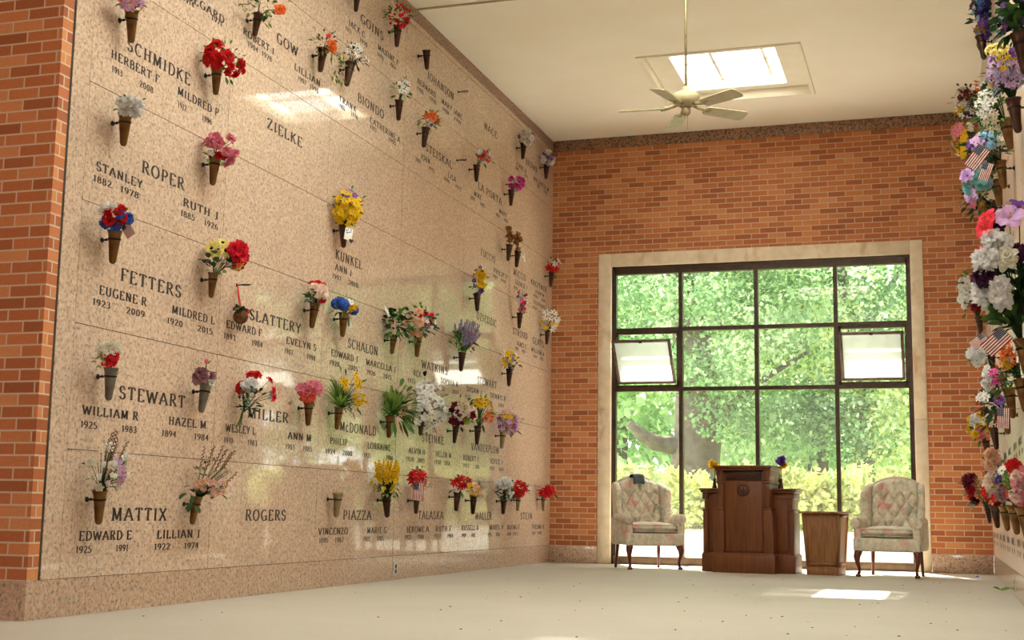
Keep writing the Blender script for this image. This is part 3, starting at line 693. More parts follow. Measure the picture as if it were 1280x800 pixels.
    cu.grid(lambda i, j: cush(i, j, True), 26, 22); cu.grid(lambda i, j: cush(1-i, j, False), 26, 22)
    cush_o = cu.build('seat_cushion', FLORAL, c)
    sq = [(.282, -.33), (.282, .18), (-.282, .18), (-.282, -.33)]
    pp = MB()
    for a in range(4):
        for zz in (.516, .438):
            q0, q1 = sq[a], sq[(a+1) % 4]; pp.tube([(q0[0]*.985, q0[1]*.985, zz), (q1[0]*.985, q1[1]*.985, zz)], .006, 6)
    pp.build('piping', FLORAL, cush_o)
    c.scale = (.92, .94, .955)
    return c
make_chair('floral tufted wing chair turned right, charcoal pad on its crest', (1.47, 15.06, .0015), R(32))
make_chair('floral tufted wing chair facing forward beside the wooden bin', (4.165, 14.735, .0015), R(-8))
# dark pad draped over the crest of the left chair
ct = thing('folded_pad', 'small charcoal folded pad draped over the left chair crest', 'pad', (1.47, 15.06, .0), R(32)); ct.scale = (.92, .94, .955)
def drape(i, j):
    x = -.095+.145*i; s = j*.26; z0 = 1.112-.02*abs(i-.5)
    if s < .10: y, z = .235-.004, z0-.012-(.10-s)*.9; y -= .035+(.10-s)*.25
    elif s < .18: a = (s-.10)/.08; y = .20+.13*a; z = z0-.012+.018*math.sin(PI*a)
    else: y = .335+.0; z = z0-.012-(s-.18)
    return (x+.25*(z-1.1)*.2, y+.04, z)
m_ = MB().grid(drape, 14, 30); bm = bmesh.new(); tmp = m_.mesh('t', CLOTH_DK); bm.from_mesh(tmp); bmesh.ops.solidify(bm, geom=list(bm.faces), thickness=-.012)
MB().bm(bm).build('pad_cloth', CLOTH_DK, ct); bpy.data.meshes.remove(tmp)

# ------------------------------------------------------------------ lectern
def make_lectern():
    L = thing('lectern', 'dark walnut lectern with carved emblem and two lower side wings', 'lectern', (2.63, 14.60, 0), R(-7))
    hb, ht = .335, .285       # half width bottom / top
    # plinth
    MB().bbox((-.345, -.015, 0), (.345, .44, .19), .006).bbox((-.338, -.008, .185), (.338, .43, .21), .008, 3).build('plinth', WOOD, L)
    bd = MB(); bd.bbox((-.285, .03, .2), (.285, .40, 1.09), .004); bd.build('body', WOOD, L)
    # recessed field panel
    pn = MB(); pn.bbox((-.205, .012, .235), (.205, .04, .985), .004); panel = pn.build('front_panel', WOOD, L)
    em = MB()

    ring = [(.062*math.cos(2*PI*k/28), .006, .885+.062*math.sin(2*PI*k/28)) for k in range(29)]
    em.tube(ring, .006, 8)
    for ang, l, w_ in ((90, .085, .02), (52, .07, .018), (128, .07, .018), (20, .05, .012), (160, .05, .012)):
        a = R(ang); dx, dz = math.cos(a), math.sin(a); px, pz = -dz, dx; base = Vector((0, .004, .845))
        vs = []
        for q, ww in ((0, .25), (.35, 1), (.7, .7), (1, 0.02)):
            for sgn in (-1, 0, 1): vs.append((base.x+dx*l*q+px*w_*ww*sgn*.5, .008-.012*(1-abs(sgn)), base.z+dz*l*q+pz*w_*ww*sgn*.5))
        fs = [(r*3+k, r*3+k+1, r*3+k+4, r*3+k+3) for r in range(3) for k in range(2)]
        em.add(vs, fs, 0, True)
    em.tube([(0, .002, .827), (0, .0, .855)], .006, 6)
    em.build('carved_emblem', WOOD_DK, panel)
    fr = MB(); fr.bbox((-.198, .006, 1.0), (.198, .035, 1.085), .004); frz = fr.build('carved_frieze', WOOD_DK, L)
    sc = MB()
    for k in range(7):
        cx = -.168+.056*k; sg = 1 if k % 2 else -1
        sc.tube([(cx+.026*math.cos(t)*(.35+.65*(1-q)), .003, 1.042+sg*.026*math.sin(t)*(.35+.65*(1-q))) for q, t in [(i/14, i/14*2*PI*1.1) for i in range(15)]], .005, 6)
        sc.ball((cx, .004, 1.042), .009, (1, .5, 1), 8)
    sc.build('scroll_carving', WOOD_DK, frz)
    for s in (-1, 1):
        pl = MB()
        pl.prism([(s*.215, .205), (s*.33, .205), (s*.325, .60), (s*.315, .66), (s*.30, .68), (s*.215, .68)], 1, -.004, .42, .005)
        pl.bbox((min(s*.215, s*.312), -.012, .67), (max(s*.215, s*.312), .42, .70), .007, 3)
        pl.prism([(s*.22, .70), (s*.292, .70), (s*.285, .96), (s*.22, .96)], 1, .006, .42, .004)
        pl.bbox((min(s*.22, s*.298), -.004, .955), (max(s*.22, s*.298), .42, .985), .007, 3)
        pl.prism([(s*.225, .985), (s*.285, .985), (s*.297, 1.04), (s*.306, 1.10), (s*.225, 1.10)], 1, -.006, .42, .004)
        pl.bbox((min(s*.23, s*.275), -.02, .99), (max(s*.23, s*.275), .01, 1.09), .008, 3)
        pl.build('pilaster', WOOD, L)
    MB().bbox((-.31, -.03, 1.10), (.31, .43, 1.125), .008, 3).bbox((-.325, -.045, 1.123), (.325, .44, 1.152), .008, 3).build('cornice', WOOD, L)
    MB().prism([(.44, .86), (.60, .90), (.60, .95), (.44, 1.13)], 0, .27, .30, .004).prism([(.44, .86), (.60, .90), (.60, .95), (.44, 1.13)], 0, -.30, -.27, .004).bbox((-.28, .42, .2), (.28, .445, .9), .004).build('reading_desk', WOOD, L)
    for s in (-1, 1):
        a = MB(); w0, w1 = .29, .505 if s > 0 else .50
        def bx(x0, x1, y0, y1, z0, z1, r=.005): a.bbox((min(s*x0, s*x1), y0, z0), (max(s*x0, s*x1), y1, z1), r)
        bx(w0, w1+.015, .16, .50, 0, .19); bx(w0, w1+.008, .165, .49, .185, .205, .006)
        bx(w0, w1-.02, .19, .48, .2, .86); bx(w0+.02, w1-.065, .178, .20, .24, .80, .004)
        bx(w1-.055, w1, .17, .48, .2, .66); bx(w1-.06, w1+.006, .162, .48, .655, .685, .007); bx(w1-.055, w1-.015, .178, .48, .68, .80)
        bx(w1-.06, w1+.005, .165, .48, .79, .86); bx(w0, w1+.022, .14, .50, .86, .885, .007); bx(w0, w1+.035, .125, .51, .883, .908, .008)
        a.build('side_wing', WOOD, L)
    return L
make_lectern()

# ------------------------------------------------------------------ wooden bin
B = thing('wooden_bin', 'tapered worn oak bin with overhanging lid beside the lectern', 'bin', (3.455, 14.62, 0), R(-9))
def frus(mb, hw0, hw1, y0, y1, z0, z1, r=.004):
    """tapered box, front at y=-hw"""
    bm = bmesh.new(); bmesh.ops.create_cube(bm, size=1)
    for v in bm.verts:
        t = v.co.z+.5; h = hw0+(hw1-hw0)*t
        v.co = Vector((v.co.x*2*h, (-h if v.co.y < 0 else h)+.175, z0+(z1-z0)*t))
    bmesh.ops.bevel(bm, geom=list(bm.edges), offset=r, segments=2, profile=.5, affect='EDGES'); mb.bm(bm)
b_ = MB(); frus(b_, .158, .192, 0, 0, .085, .645); b_.build('body', WOOD_BIN, B)
b_ = MB(); frus(b_, .17, .173, 0, 0, 0, .085); b_.build('base', WOOD_BIN, B)
b_ = MB()
for sx in (-1, 1):
    for sy in (-1, 1):
        b_.tube([(sx*.15, .175+sy*.15, .08), (sx*.184, .175+sy*.184, .645)], .026, 4)
for sy in (-1,):
    b_.tube([(-.14, .175+sy*.161, .115), (.14, .175+sy*.161, .115)], .02, 4); b_.tube([(-.17, .175+sy*.188, .625), (.17, .175+sy*.188, .625)], .02, 4)
for sx in (-1, 1): b_.tube([(sx*.161, .175-.14, .115), (sx*.161, .175+.14, .115)], .02, 4); b_.tube([(sx*.188, .175-.17, .625), (sx*.188, .175+.17, .625)], .02, 4)
b_.build('frame', WOOD_BIN, B)
MB().bbox((-.232, -.06, .645), (.232, .41, .668), .006, 3).build('lid', WOOD_BIN, B)
# ------------------------------------------------------------------ outside the window
LT = dict(a=flower_mat('tree_leaf_mid', '#8fb37c', .55, .22), b=flower_mat('tree_leaf_pale', '#c3d9ae', .55, .2), d=flower_mat('tree_leaf_deep', '#6f9463', .45, .2), c=flower_mat('tree_leaf_yellow', '#cfdc98', .55, .22),
          h=flower_mat('hedge_leaf', '#dde29a', .55, .25), g=flower_mat('lawn_green', '#7f9c4c', .2, .25))
BARK = mottled('tree_bark', '#463d34', '#6c6053', 7, .9, 0, 6, .6)
def leaf_cloud(name, centers, n, size, mats, parent=None, flat=.0, up=False):
    """one foliage mesh of n small folded leaves scattered over blobs (x,y,z,rx,ry,rz)"""
    cs = np.array(centers); vol = cs[:, 3]*cs[:, 4]*cs[:, 5]; k = rng.choice(len(cs), n, p=vol**.67/np.sum(vol**.67))
    d = rng.normal(size=(n, 3)); d /= np.linalg.norm(d, axis=1)[:, None]
    r = rng.random(n)**.45; P = cs[k, :3]+d*r[:, None]*cs[k, 3:]
    nrm = d*.6+rng.normal(size=(n, 3))*.7+np.array([0, 0, .5]); nrm /= np.linalg.norm(nrm, axis=1)[:, None]
    t = rng.normal(size=(n, 3)) + (np.array([0, 0, 2.2]) if up else np.array([0, 0, -.5])); t -= nrm*np.sum(t*nrm, 1)[:, None]; t /= np.linalg.norm(t, axis=1)[:, None]
    b = np.cross(nrm, t); s = size*(.6+.8*rng.random(n))[:, None]
    wd = .28 if up else .42
    v = np.stack([P-t*s*.5, P+b*s*wd+nrm*s*.08, P+t*s*.6, P-b*s*wd+nrm*s*.08], 1).reshape(-1, 3)
    me = bpy.data.meshes.new(name); me.vertices.add(4*n); me.vertices.foreach_set('co', v.ravel())
    me.loops.add(4*n); me.loops.foreach_set('vertex_index', np.arange(4*n)); me.polygons.add(n)
    me.polygons.foreach_set('loop_start', np.arange(n)*4); me.polygons.foreach_set('loop_total', np.full(n, 4))
    for m in mats: me.materials.append(m)
    # sprays of one tone stay together
    tone = (np.sin(P[:, 0]*1.9+k)+np.sin(P[:, 2]*2.3+k*2.1)+rng.normal(size=n)*.7)
    q = np.digitize(tone, [-.4, .9])
    me.polygons.foreach_set('material_index', np.minimum(q, len(mats)-1)); me.update(); me.validate()
    return put(name, me, parent)
def crown(cx, cy, cz, R_, n, rz=None, br=1.5):
    rz = rz or R_; out = []
    for _ in range(n):
        d = rng.normal(size=3); d /= np.linalg.norm(d); q = rng.random()**.4
        b = br*(.6+.7*rng.random()); out.append((cx+d[0]*q*R_, cy+d[1]*q*R_, cz+d[2]*q*rz, b, b, b*.55))
    return out
def tree(name, label, trunk, branches, blobs, n, size, mats):
    o = thing(name, label, 'tree', trunk[0][0], 0, 'trees outside the window'); b = Vector(trunk[0][0])
    mb = MB(); mb.tube([Vector(p)-b for p, _ in trunk], [r for _, r in trunk], 14); mb.build('trunk', BARK, o)
    for br in branches: MB().tube([Vector(p)-b for p, _ in br], [r for _, r in br], 10).build('branch', BARK, o)
    bl = [(x-b.x, y-b.y, z-b.z, p, q, r) for (x, y, z, p, q, r) in blobs]
    leaf_cloud('foliage', bl, n, size, mats, o); return o
def P3(u, v, y): return on_y(u, v, y)
# big leaning tree with a long low limb (behind the lectern's left side)
y = 24.5
tb_ = P3(862, 640, y); tb_.z = 0
tree('broad_oak', 'broad tree with thick trunk and low limb behind the lectern', [(tb_, .62), (P3(868, 590, y), .46), (P3(872, 550, y), .44), (P3(872, 490, y), .42), (P3(862, 420, y), .33), (P3(850, 330, y), .24), (P3(856, 220, y), .15)],
     [[(P3(866, 552, y), .2), (P3(840, 557, y-.2), .17), (P3(818, 553, y-.4), .15), (P3(801, 543, y-.5), .12), (P3(786, 528, y-.6), .07)],
      [(P3(874, 545, y), .27), (P3(900, 525, y), .16), (P3(925, 500, y+.3), .11), (P3(960, 470, y+.6), .06), (P3(1010, 440, y+.8), .03)],
      [(P3(866, 430, y), .12), (P3(900, 405, y), .07), (P3(950, 370, y), .03)]],
     crown(1.6, 25.4, 6.3, 4.2, 40, 2.6, 1.35)+[(P3(u, v, yy).x, yy, P3(u, v, yy).z, 1.0, .8, .55) for u, v, yy in ((840, 455, 22.4), (930, 520, 22.6), (900, 470, 22.4), (780, 440, 22.5), (960, 545, 23.2), (1010, 505, 23), (820, 370, 22.5), (880, 380, 22.2), (950, 420, 22.3), (760, 380, 22.3), (985, 390, 22.3))],
     60000, .085, [LT['d'], LT['a'], LT['b']])
y = 27.5; tb_ = P3(1085, 640, y); tb_.z = 0
tree('slender_maple', 'slim-trunked tree filling the right panes of the window', [(tb_, .3), (P3(1083, 540, y), .22), (P3(1070, 440, y), .17), (P3(1050, 330, y), .1)],
     [[(P3(1075, 470, y), .08), (P3(1040, 420, y), .05), (P3(985, 345, y-.2), .025)], [(P3(1068, 430, y), .1), (P3(1100, 380, y), .07), (P3(1130, 330, y), .04)]],
     crown(4.1, 26.4, 5.2, 3.4, 36, 3.0, 1.25)+[(P3(u, v, 23).x, 23, P3(u, v, 23).z, .9, .8, .6) for u, v in ((1060, 540), (1100, 520), (1130, 560), (1080, 470), (1120, 440), (1060, 400), (1105, 370), (1135, 480), (1040, 500))],
     50000, .085, [LT['d'], LT['b'], LT['c']])
for k, (x, yy, R_, z, n, lab, mt) in enumerate(((-2.6, 30, 3.6, 4.4, 26, 'leafy tree at the far left edge of the window view', 'abb'), (1.6, 34, 4.2, 4.6, 30, 'distant pale green tree behind the broad trunk', 'bac'),
        (6.6, 34, 4.2, 4.6, 28, 'distant tree behind the right wing chair', 'abc'), (9.2, 25.5, 3.0, 4.2, 16, 'tree half hidden past the right edge of the window', 'aab'))):
    tree('leafy_tree', lab, [((x, yy, 0), .3), ((x+.2, yy, 2.2), .24), ((x+.1, yy, 5), .15)], [], crown(x, yy, z, R_, n, 3.6, 1.5), 9000, .22, [LT[c] for c in mt])
for k, (x, yy, lab) in enumerate(((-3.0, 41, 'background bank of trees at far left beyond the lawn'), (3.5, 42, 'background bank of trees beyond the lawn behind the lectern'), (9.5, 41, 'background bank of trees at far right beyond the lawn'))):
    tree('leafy_tree', lab, [((x, yy, 0), .3), ((x+.2, yy, 2.2), .24), ((x+.1, yy, 5), .15)], [], crown(x, yy, 5.2, 5, 30, 4.8, 2.0), 7000, .36, [LT['b'], LT['a'], LT['b']])
# hedge of upright yellow-green shoots
hd = thing('hedge', 'clipped yellow-green hedge running past outside the window', 'hedge', (2.6, 20.2, .38))
leaf_cloud('hedge_foliage', [(x, rng.normal()*.12, .25+.22*(i % 2)+.05*rng.normal(), .5, .5, .30) for i, x in enumerate(np.linspace(-5.5, 5.5, 46))], 26000, .085, [LT['h'], LT['c'], LT['h']], hd)
leaf_cloud('hedge_shoots', [(x+rng.normal()*.06, rng.normal()*.25, (.72+.1*rng.random()), .10, .12, .17+.1*rng.random()) for x in np.linspace(-5.5, 5.5, 110)], 6000, .11, [LT['c'], LT['h']], hd, up=True)
st = MB()
for x in np.linspace(-5.4, 5.4, 28): st.tube([(x, 0, 0), (x+.05, .02, .55)], .014, 5)
st.build('stems', BARK, hd)
gb = MB(); gb.add([(-7, 18.7, -.02), (13, 18.7, -.02), (13, 19.75, .4), (-7, 19.75, .4), (13, 20.9, .4), (-7, 20.9, .4), (-7, 21.2, -.05), (13, 21.2, -.05)], [(0, 1, 2, 3), (3, 2, 4, 5), (5, 4, 7, 6)])
struct(gb.build('gravel_bed_ground', mottled('pale_gravel', '#aaa598', '#c9c4b8', 60, .9)))
lawn = MB().box((-30, D+.32, -.25), (40, 70, -.03)).build('lawn_ground', mottled('mown_lawn', '#7d9a4a', '#a3b863', 6, .95)); struct(lawn)
walk = MB().box((-6, D+.32, -.1), (12, 18.9, -.012)).build('path_ground', mottled('pale_concrete_walk', '#c9c5bb', '#dcd8ce', 8, .85)); struct(walk)
# ------------------------------------------------------------------ blossoms (unit radius, facing +Z)
def petal(mb, L, wd, az, tilt, curl=0., cup=0., n=5, base=0.05, ruf=0., tip=1.0, mi=0, z0=0.):
    """a petal leaving the centre at azimuth az, rising at 'tilt' degrees, bending by curl along its length"""
    ca, sa = math.cos(az), math.sin(az); vs = []; r, z, t = base, z0, R(tilt)
    pr = [.35, .8, 1.0, .85, .12 if tip > .5 else .45] if n == 5 else [.35, 1., .8, .1]
    k = len(pr); ph = random.random()*6
    for i in range(k):
        hw = wd*pr[i]*.5
        for j in (-1, 0, 1):
            zz = z+cup*abs(j)*hw+ruf*math.sin(ph+i*2.1+j*2.7)*L*.16
            vs.append((r*ca-j*hw*sa, r*sa+j*hw*ca, zz))
        r += L/(k-1)*math.cos(t); z += L/(k-1)*math.sin(t); t += R(curl)/(k-1)
    mb.add(vs, [(i*3+j, i*3+j+1, i*3+j+4, i*3+j+3) for i in range(k-1) for j in (0, 1)], mi, True)
def ringp(mb, cnt, L, wd, tilt, off=0, jit=.12, **k):
    for i in range(cnt): petal(mb, L*(1+random.uniform(-jit, jit)*.6), wd, 2*PI*(i+off)/cnt+random.uniform(-jit, jit), tilt+random.uniform(-8, 8), **k)
def m_rose(mb):
    mb.ball((0, 0, .5), .16, (1, 1, 1.3), 8); ringp(mb, 3, .55, .6, 80, curl=-30, cup=.3, z0=.1, base=.06); ringp(mb, 4, .75, .8, 66, .4, curl=-40, cup=.35, z0=.05, tip=0)
    ringp(mb, 5, .95, .9, 46, .2, curl=-60, cup=.35, tip=0); ringp(mb, 6, 1.1, .8, 20, .5, curl=-55, cup=.3, ruf=.6, tip=0)
def m_carn(mb):
    for n, L, t in ((4, .5, 80), (6, .74, 60), (8, .92, 38), (9, 1.0, 14), (7, .9, -14)): ringp(mb, n, L, .62, t, random.random(), curl=-22, ruf=.85, tip=0, jit=.25, cup=.1)
def m_daisy(mb):
    ringp(mb, 12, .95, .36, 8, curl=-16, base=.15); mb.ball((0, 0, .08), .26, (1, 1, .5), 10, 1)
def m_sunf(mb):
    ringp(mb, 14, .9, .34, 14, curl=-18, base=.25); ringp(mb, 12, .75, .3, 26, .5, curl=-20, base=.22, z0=.04); mb.ball((0, 0, .1), .3, (1, 1, .45), 10, 1)
def m_lily(mb):
    ringp(mb, 6, 1.25, .44, 58, curl=-95, n=5, cup=-.15, jit=.1)
    for i in range(5): a = 2*PI*i/5; mb.tube([(0, 0, .1), (.12*math.cos(a), .12*math.sin(a), .6), (.22*math.cos(a), .22*math.sin(a), .75)], .025, 4, 1)
def m_hib(mb):
    ringp(mb, 5, 1.0, 1.05, 30, curl=-42, ruf=.45, tip=0, cup=.06, base=.06)
    mb.tube([(0, 0, 0), (.05, 0, .35), (.1, .03, .6)], [.05, .04, .06], 6, 1)
def m_tulip(mb):
    ringp(mb, 3, 1.5, .85, 78, curl=25, cup=.4); ringp(mb, 3, 1.45, .9, 70, .5, curl=32, cup=.4, base=.1)
def m_small(mb):
    ringp(mb, 5, .95, .72, 18, curl=-25, tip=0, cup=.15); mb.ball((0, 0, .1), .2, (1, 1, .7), 6, 1)
def m_poin(mb):
    ringp(mb, 6, 1.15, .46, 4, curl=-18, cup=.16); ringp(mb, 5, .85, .38, 30, .5, curl=-20, cup=.16, z0=.05)
    for i in range(4): mb.ball((.1*math.cos(i*1.6), .1*math.sin(i*1.6), .14), .08, (1, 1, 1), 6, 1)
def m_hyd(mb):
    for i in range(34):
        z = 1-2*(i+.5)/46; a = i*2.4; r = math.sqrt(max(0, 1-z*z)); c = Vector((r*math.cos(a), r*math.sin(a), z))*.72
        q = MB(); ringp(q, 4, .34, .34, 12, curl=-20, tip=0, n=4); mb.add(q.v, q.f, 0, True, TRS(c, align(c, i)))
def m_spike(mb):
    mb.tube([(0, 0, -2.6), (.06, 0, -.8), (0, .05, 1.9)], [.06, .05, .03], 5, 1)
    for i in range(26):
        z = -.7+2.6*i/25; a = i*2.4; rr = .26*(1-.55*i/25)
        q = MB(); ringp(q, 3, .3*(1-.4*i/25), .26, 40, curl=-30, n=4); mb.add(q.v, q.f, 0, True, TRS((.05+rr*math.cos(a)*.45, rr*math.sin(a)*.45, z), align((math.cos(a), math.sin(a), .5))))
def m_dry(mb):
    mb.tube([(0, 0, -2.8), (.1, .03, -.6), (.02, -.04, 2.1)], [.05, .04, .02], 5, 1)
    for i in range(16):
        a = i*2.1; z = -.6+2.7*i/15; mb.ball((.05+.11*math.cos(a), .11*math.sin(a), z), .085, (1, 1, 1.5), 6)
def m_berry(mb):
    mb.ball((0, 0, 0), .8, (1, 1, 1), 8); mb.tube([(0, 0, -.7), (.2, 0, -2.4)], .12, 4, 1)
def m_trump(mb):
    ringp(mb, 6, .95, .5, 12, curl=-20, cup=.1); mb.lathe([(.16, 0), (.2, .25), (.27, .5), (.38, .62), (.33, .6), (.2, .3), (.0, .1)], 12, cap=False, mi=0)
def m_cone(mb):
    mb.ball((0, 0, 0), .62, (1, 1, 1.1), 10)
    for i in range(30):
        z = 1-2*(i+.5)/30; a = i*2.4; r = math.sqrt(1-z*z); c = Vector((r*math.cos(a), r*math.sin(a), z))*.6
        q = MB(); petal(q, .42, .36, 0, 30, curl=40, n=4); mb.add(q.v, q.f, 0 if i % 3 else 1, True, TRS(c, align(c, i)))
KIND = dict(rose=(m_rose, 'rose', None), carn=(m_carn, 'carnation', None), daisy=(m_daisy, 'daisy', 'centre'), sunf=(m_sunf, 'sunflower', 'darkcentre'), lily=(m_lily, 'lily', 'centre'),
            hib=(m_hib, 'hibiscus', 'centre'), tulip=(m_tulip, 'tulip', None), small=(m_small, 'small_blossom', 'centre'), poin=(m_poin, 'poinsettia', 'burgundy'), hyd=(m_hyd, 'hydrangea', None), spike=(m_spike, 'flower_spike', 'leaf'),
            dry=(m_dry, 'dried_sprig', 'tan'), berry=(m_berry, 'berry', 'leaf'), trump=(m_trump, 'daffodil', 'orange'), cone=(m_cone, 'gilded_cone', 'crimson'))
_bm = {}
def bloom_mesh(kind, col):
    k = (kind, col, random.randrange(3))
    if k not in _bm:
        mb = MB(); KIND[kind][0](mb); c2 = KIND[kind][2]
        if max(mb.m or [0]) == 0 and c2 is None: mats = [pmat(col)]
        else: mats = [pmat(col), LEAF['green'] if c2 == 'leaf' else pmat('yellow' if (c2 == 'centre' and col in ('yellow', 'gold')) else c2)]
        _bm[k] = mb.mesh(KIND[kind][1], mats)
    return _bm[k]
def leaf_geo(mb, p, d, L, wd, bend=.25):
    d = Vector(d).normalized(); s = d.cross(Vector((random.gauss(0, .4), random.gauss(0, .4), 1))); s = s.normalized() if s.length > 1e-3 else Vector((1, 0, 0)); n = s.cross(d)
    p = Vector(p); vs = [p]
    for q, w_ in ((.25, .7), (.55, 1), (.8, .6)):
        c = p+d*L*q-Vector((0, 0, 1))*L*bend*q*q
        vs += [c+s*wd*w_*.5+n*wd*.12, c, c-s*wd*w_*.5+n*wd*.12]
    vs.append(p+d*L-Vector((0, 0, 1))*L*bend)
    mb.add(vs, [(0, 1, 2), (0, 2, 3), (1, 4, 5, 2), (2, 5, 6, 3), (4, 7, 8, 5), (5, 8, 9, 6), (7, 10, 8), (8, 10, 9)], 0, True)
# ------------------------------------------------------------------ cone vases
VP = [(0, 0), (.010, .003), (.0155, .012), (.018, .025), (.022, .075), (.0265, .125), (.029, .158), (.031, .176), (.035, .19), (.0385, .2), (.0375, .2015), (.034, .196), (.029, .178), (.026, .15), (.0, .14)]
_cup = {}
def cup_mesh(mat):
    if mat.name not in _cup:
        _cup[mat.name] = (MB().lathe(VP, 22, cap=False).mesh('cup', mat), MB().lathe([(.0285, .142), (.0315, .144), (.0315, .152), (.0295, .154)], 22, cap=False).mesh('ring', IRON))
    return _cup[mat.name]
def wall_vase(rim, tip, mat, label, side=1, group=None):
    """side 1: on the left wall; -1: on the right wall"""
    wx = 0 if side > 0 else W
    pr = on_x(*rim, wx+side*.092); pt = on_x(*tip, wx+side*.074)
    if side < 0: pt = pr+Vector((.022, random.uniform(-.012, .012), -min(.22, max(.19, (tip[1]-rim[1])*depth(pr)/F))))
    d = pr-pt; L = min(.235, max(.17, d.length)); d.normalize(); k = L/.2
    o = thing('cone_vase', label, 'vase', pr-d*L, 0, group)
    rot = align(d); cm_, rm_ = cup_mesh(mat); Mx = TRS((0, 0, 0), rot, (min(k, 1.08)*1.24, min(k, 1.08)*1.24, k))
    put('cup', cm_, o, Mx); put('ring', rm_, o, Mx)
    c = d*(L*.735); bx = wx-(pr-d*L).x
    br = MB(); br.tube([(bx+side*.001, c.y, c.z), (c.x-side*.034, c.y, c.z)], .0052, 7)
    br.lathe([(0, 0), (.016, 0), (.016, .005), (.011, .011), (0, .013)], 14, mat=TRS((bx, c.y, c.z), Matrix.Rotation(R(90)*side, 4, 'Y')), cap=False)
    br.ball((bx+side*.03, c.y, c.z), .009, (1.2, 1, 1), 8); br.build('bracket', IRON, o)
    return pr, d
def bouquet(rimp, axis, bbox, blooms, leaves, label, side=1, group=None, cat='flowers', back=.35, xoff=None):
    wx = 0 if side > 0 else W
    u0, v0, u1, v1 = bbox; xo = xoff or .118
    yr = rimp[1]
    def pos(u, v, j=0.):
        if side > 0: return on_x(u, v, wx+xo+j)
        q = on_y(u, v, yr+j); q.x = min(q.x, W-.06); return q
    c = pos((u0+u1)/2, (v0+v1)/2); dp = depth(c); px = dp/F
    rx = max(.03, (u1-u0)/2*px); rz = max(.03, (v1-v0)/2*px); rr = min(rx, xo+.06)
    if side < 0: rr, rx = rx, min(rx, .17)
    root = thing('flower_bouquet', label, cat, rimp, 0, group); base = Vector(rimp)
    sh = Vector((0, 0, 0))
    inv = lambda p: Vector(((p.x-c.x)/rr, (p.y-c.y)/rx, (p.z-c.z)/rz))
    stems = MB()
    def place(kind, col, s, p, nrm):
        nrm = Vector(nrm)
        if kind in ('spike', 'dry'): nrm = ((p-base).normalized()*1.2+Vector((side*.25, 0, .7))).normalized()
        if kind == 'tulip': nrm = (nrm*.4+Vector((0, 0, 1))).normalized()
        p = Vector(p); p.x = max(p.x, .035+s*.5) if side > 0 else min(p.x, W-.035-s*.5)
        put(KIND[kind][1], bloom_mesh(kind, col), root, TRS(p-base, align(nrm, random.random()*6), s*(random.uniform(.88, 1.12))))
        q = p-base-nrm*s*.2; m_ = q*.45+Vector((0, 0, .012)); st0 = Vector(axis)*-.03
        if kind not in ('berry',): stems.tube([st0, m_, q], .0022, 4)
    for b in blooms:
        kind, col, n, rp = b[:4]; bb = b[4] if len(b) > 4 else bbox; s = rp*px; got = []
        for t in range(n):
            best = None
            for _ in range(14):
                a = random.random()*2*PI; q = math.sqrt(random.random()); u = (bb[0]+bb[2])/2+math.cos(a)*q*max(.1, (bb[2]-bb[0])/2-rp*.7); v = (bb[1]+bb[3])/2+math.sin(a)*q*max(.1, (bb[3]-bb[1])/2-rp*.7)
                dm = min([math.hypot(u-g[0], v-g[1]) for g in got] or [99])
                if best is None or dm > best[0]: best = (dm, u, v)
            got.append(best[1:]); u, v = best[1:]
            d = ray(u, v).normalized(); o = CAM-c; A = Vector((d.x/rr, d.y/rx, d.z/rz)); O = Vector((o.x/rr, o.y/rx, o.z/rz)); f_ = random.uniform(.74, .98) if n < 8 else random.uniform(.6, 1.06)
            aa, bb_, cc = A.dot(A), A.dot(O), O.dot(O)-f_*f_; ds = bb_*bb_-aa*cc
            tt = (-bb_-math.sqrt(ds))/aa if ds > 0 else -bb_/aa
            p = CAM+d*tt; g = inv(p); nrm = Vector((g.x/rr, g.y/rx, g.z/rz)).normalized()+Vector((side*.45, -.35, .15))
            place(kind, col, s, p, nrm)
        for t in range(int(n*back)):       # the far side of the bunch
            th = random.uniform(.1, PI*.9); dirv = Vector((side*abs(random.gauss(0, .6)), math.sin(th)*.9, math.cos(th)*.8)).normalized()
            place(kind, col, s, c+Vector((dirv.x*rr, dirv.y*rx, dirv.z*rz))*.8, dirv)
    if leaves:
        for lf in (leaves if isinstance(leaves[0], tuple) else [leaves]):
            mb = MB(); col, n, L, wd = lf[:4]; bb = lf[4] if len(lf) > 4 else None; bend = lf[5] if len(lf) > 5 else .25
            L *= px; wd *= px
            for _ in range(n):
                if bb:
                    a = random.random()*2*PI; q = math.sqrt(random.random()); p = pos((bb[0]+bb[2])/2+math.cos(a)*q*(bb[2]-bb[0])/2, (bb[1]+bb[3])/2+math.sin(a)*q*(bb[3]-bb[1])/2, random.gauss(0, .03))
                    dirv = (p-base).normalized()+Vector([random.gauss(0, .5) for _ in range(3)])
                else:
                    dirv = Vector([random.gauss(0, 1) for _ in range(3)]).normalized(); q = .3+.75*random.random()
                    p = c+Vector((dirv.x*rr*q, dirv.y*rx*q, dirv.z*rz*q)); dirv = dirv+(p-base).normalized()*.6
                if side > 0: p.x = max(p.x, .03)
                else: p.x = min(p.x, W-.03)
                leaf_geo(mb, p-base, dirv, L*random.uniform(.7, 1.2), wd*random.uniform(.8, 1.2), bend)
            mb.build('foliage', LEAF[col], root)
    if stems.v: stems.build('stems', LEAF['dark'], root)
    return root
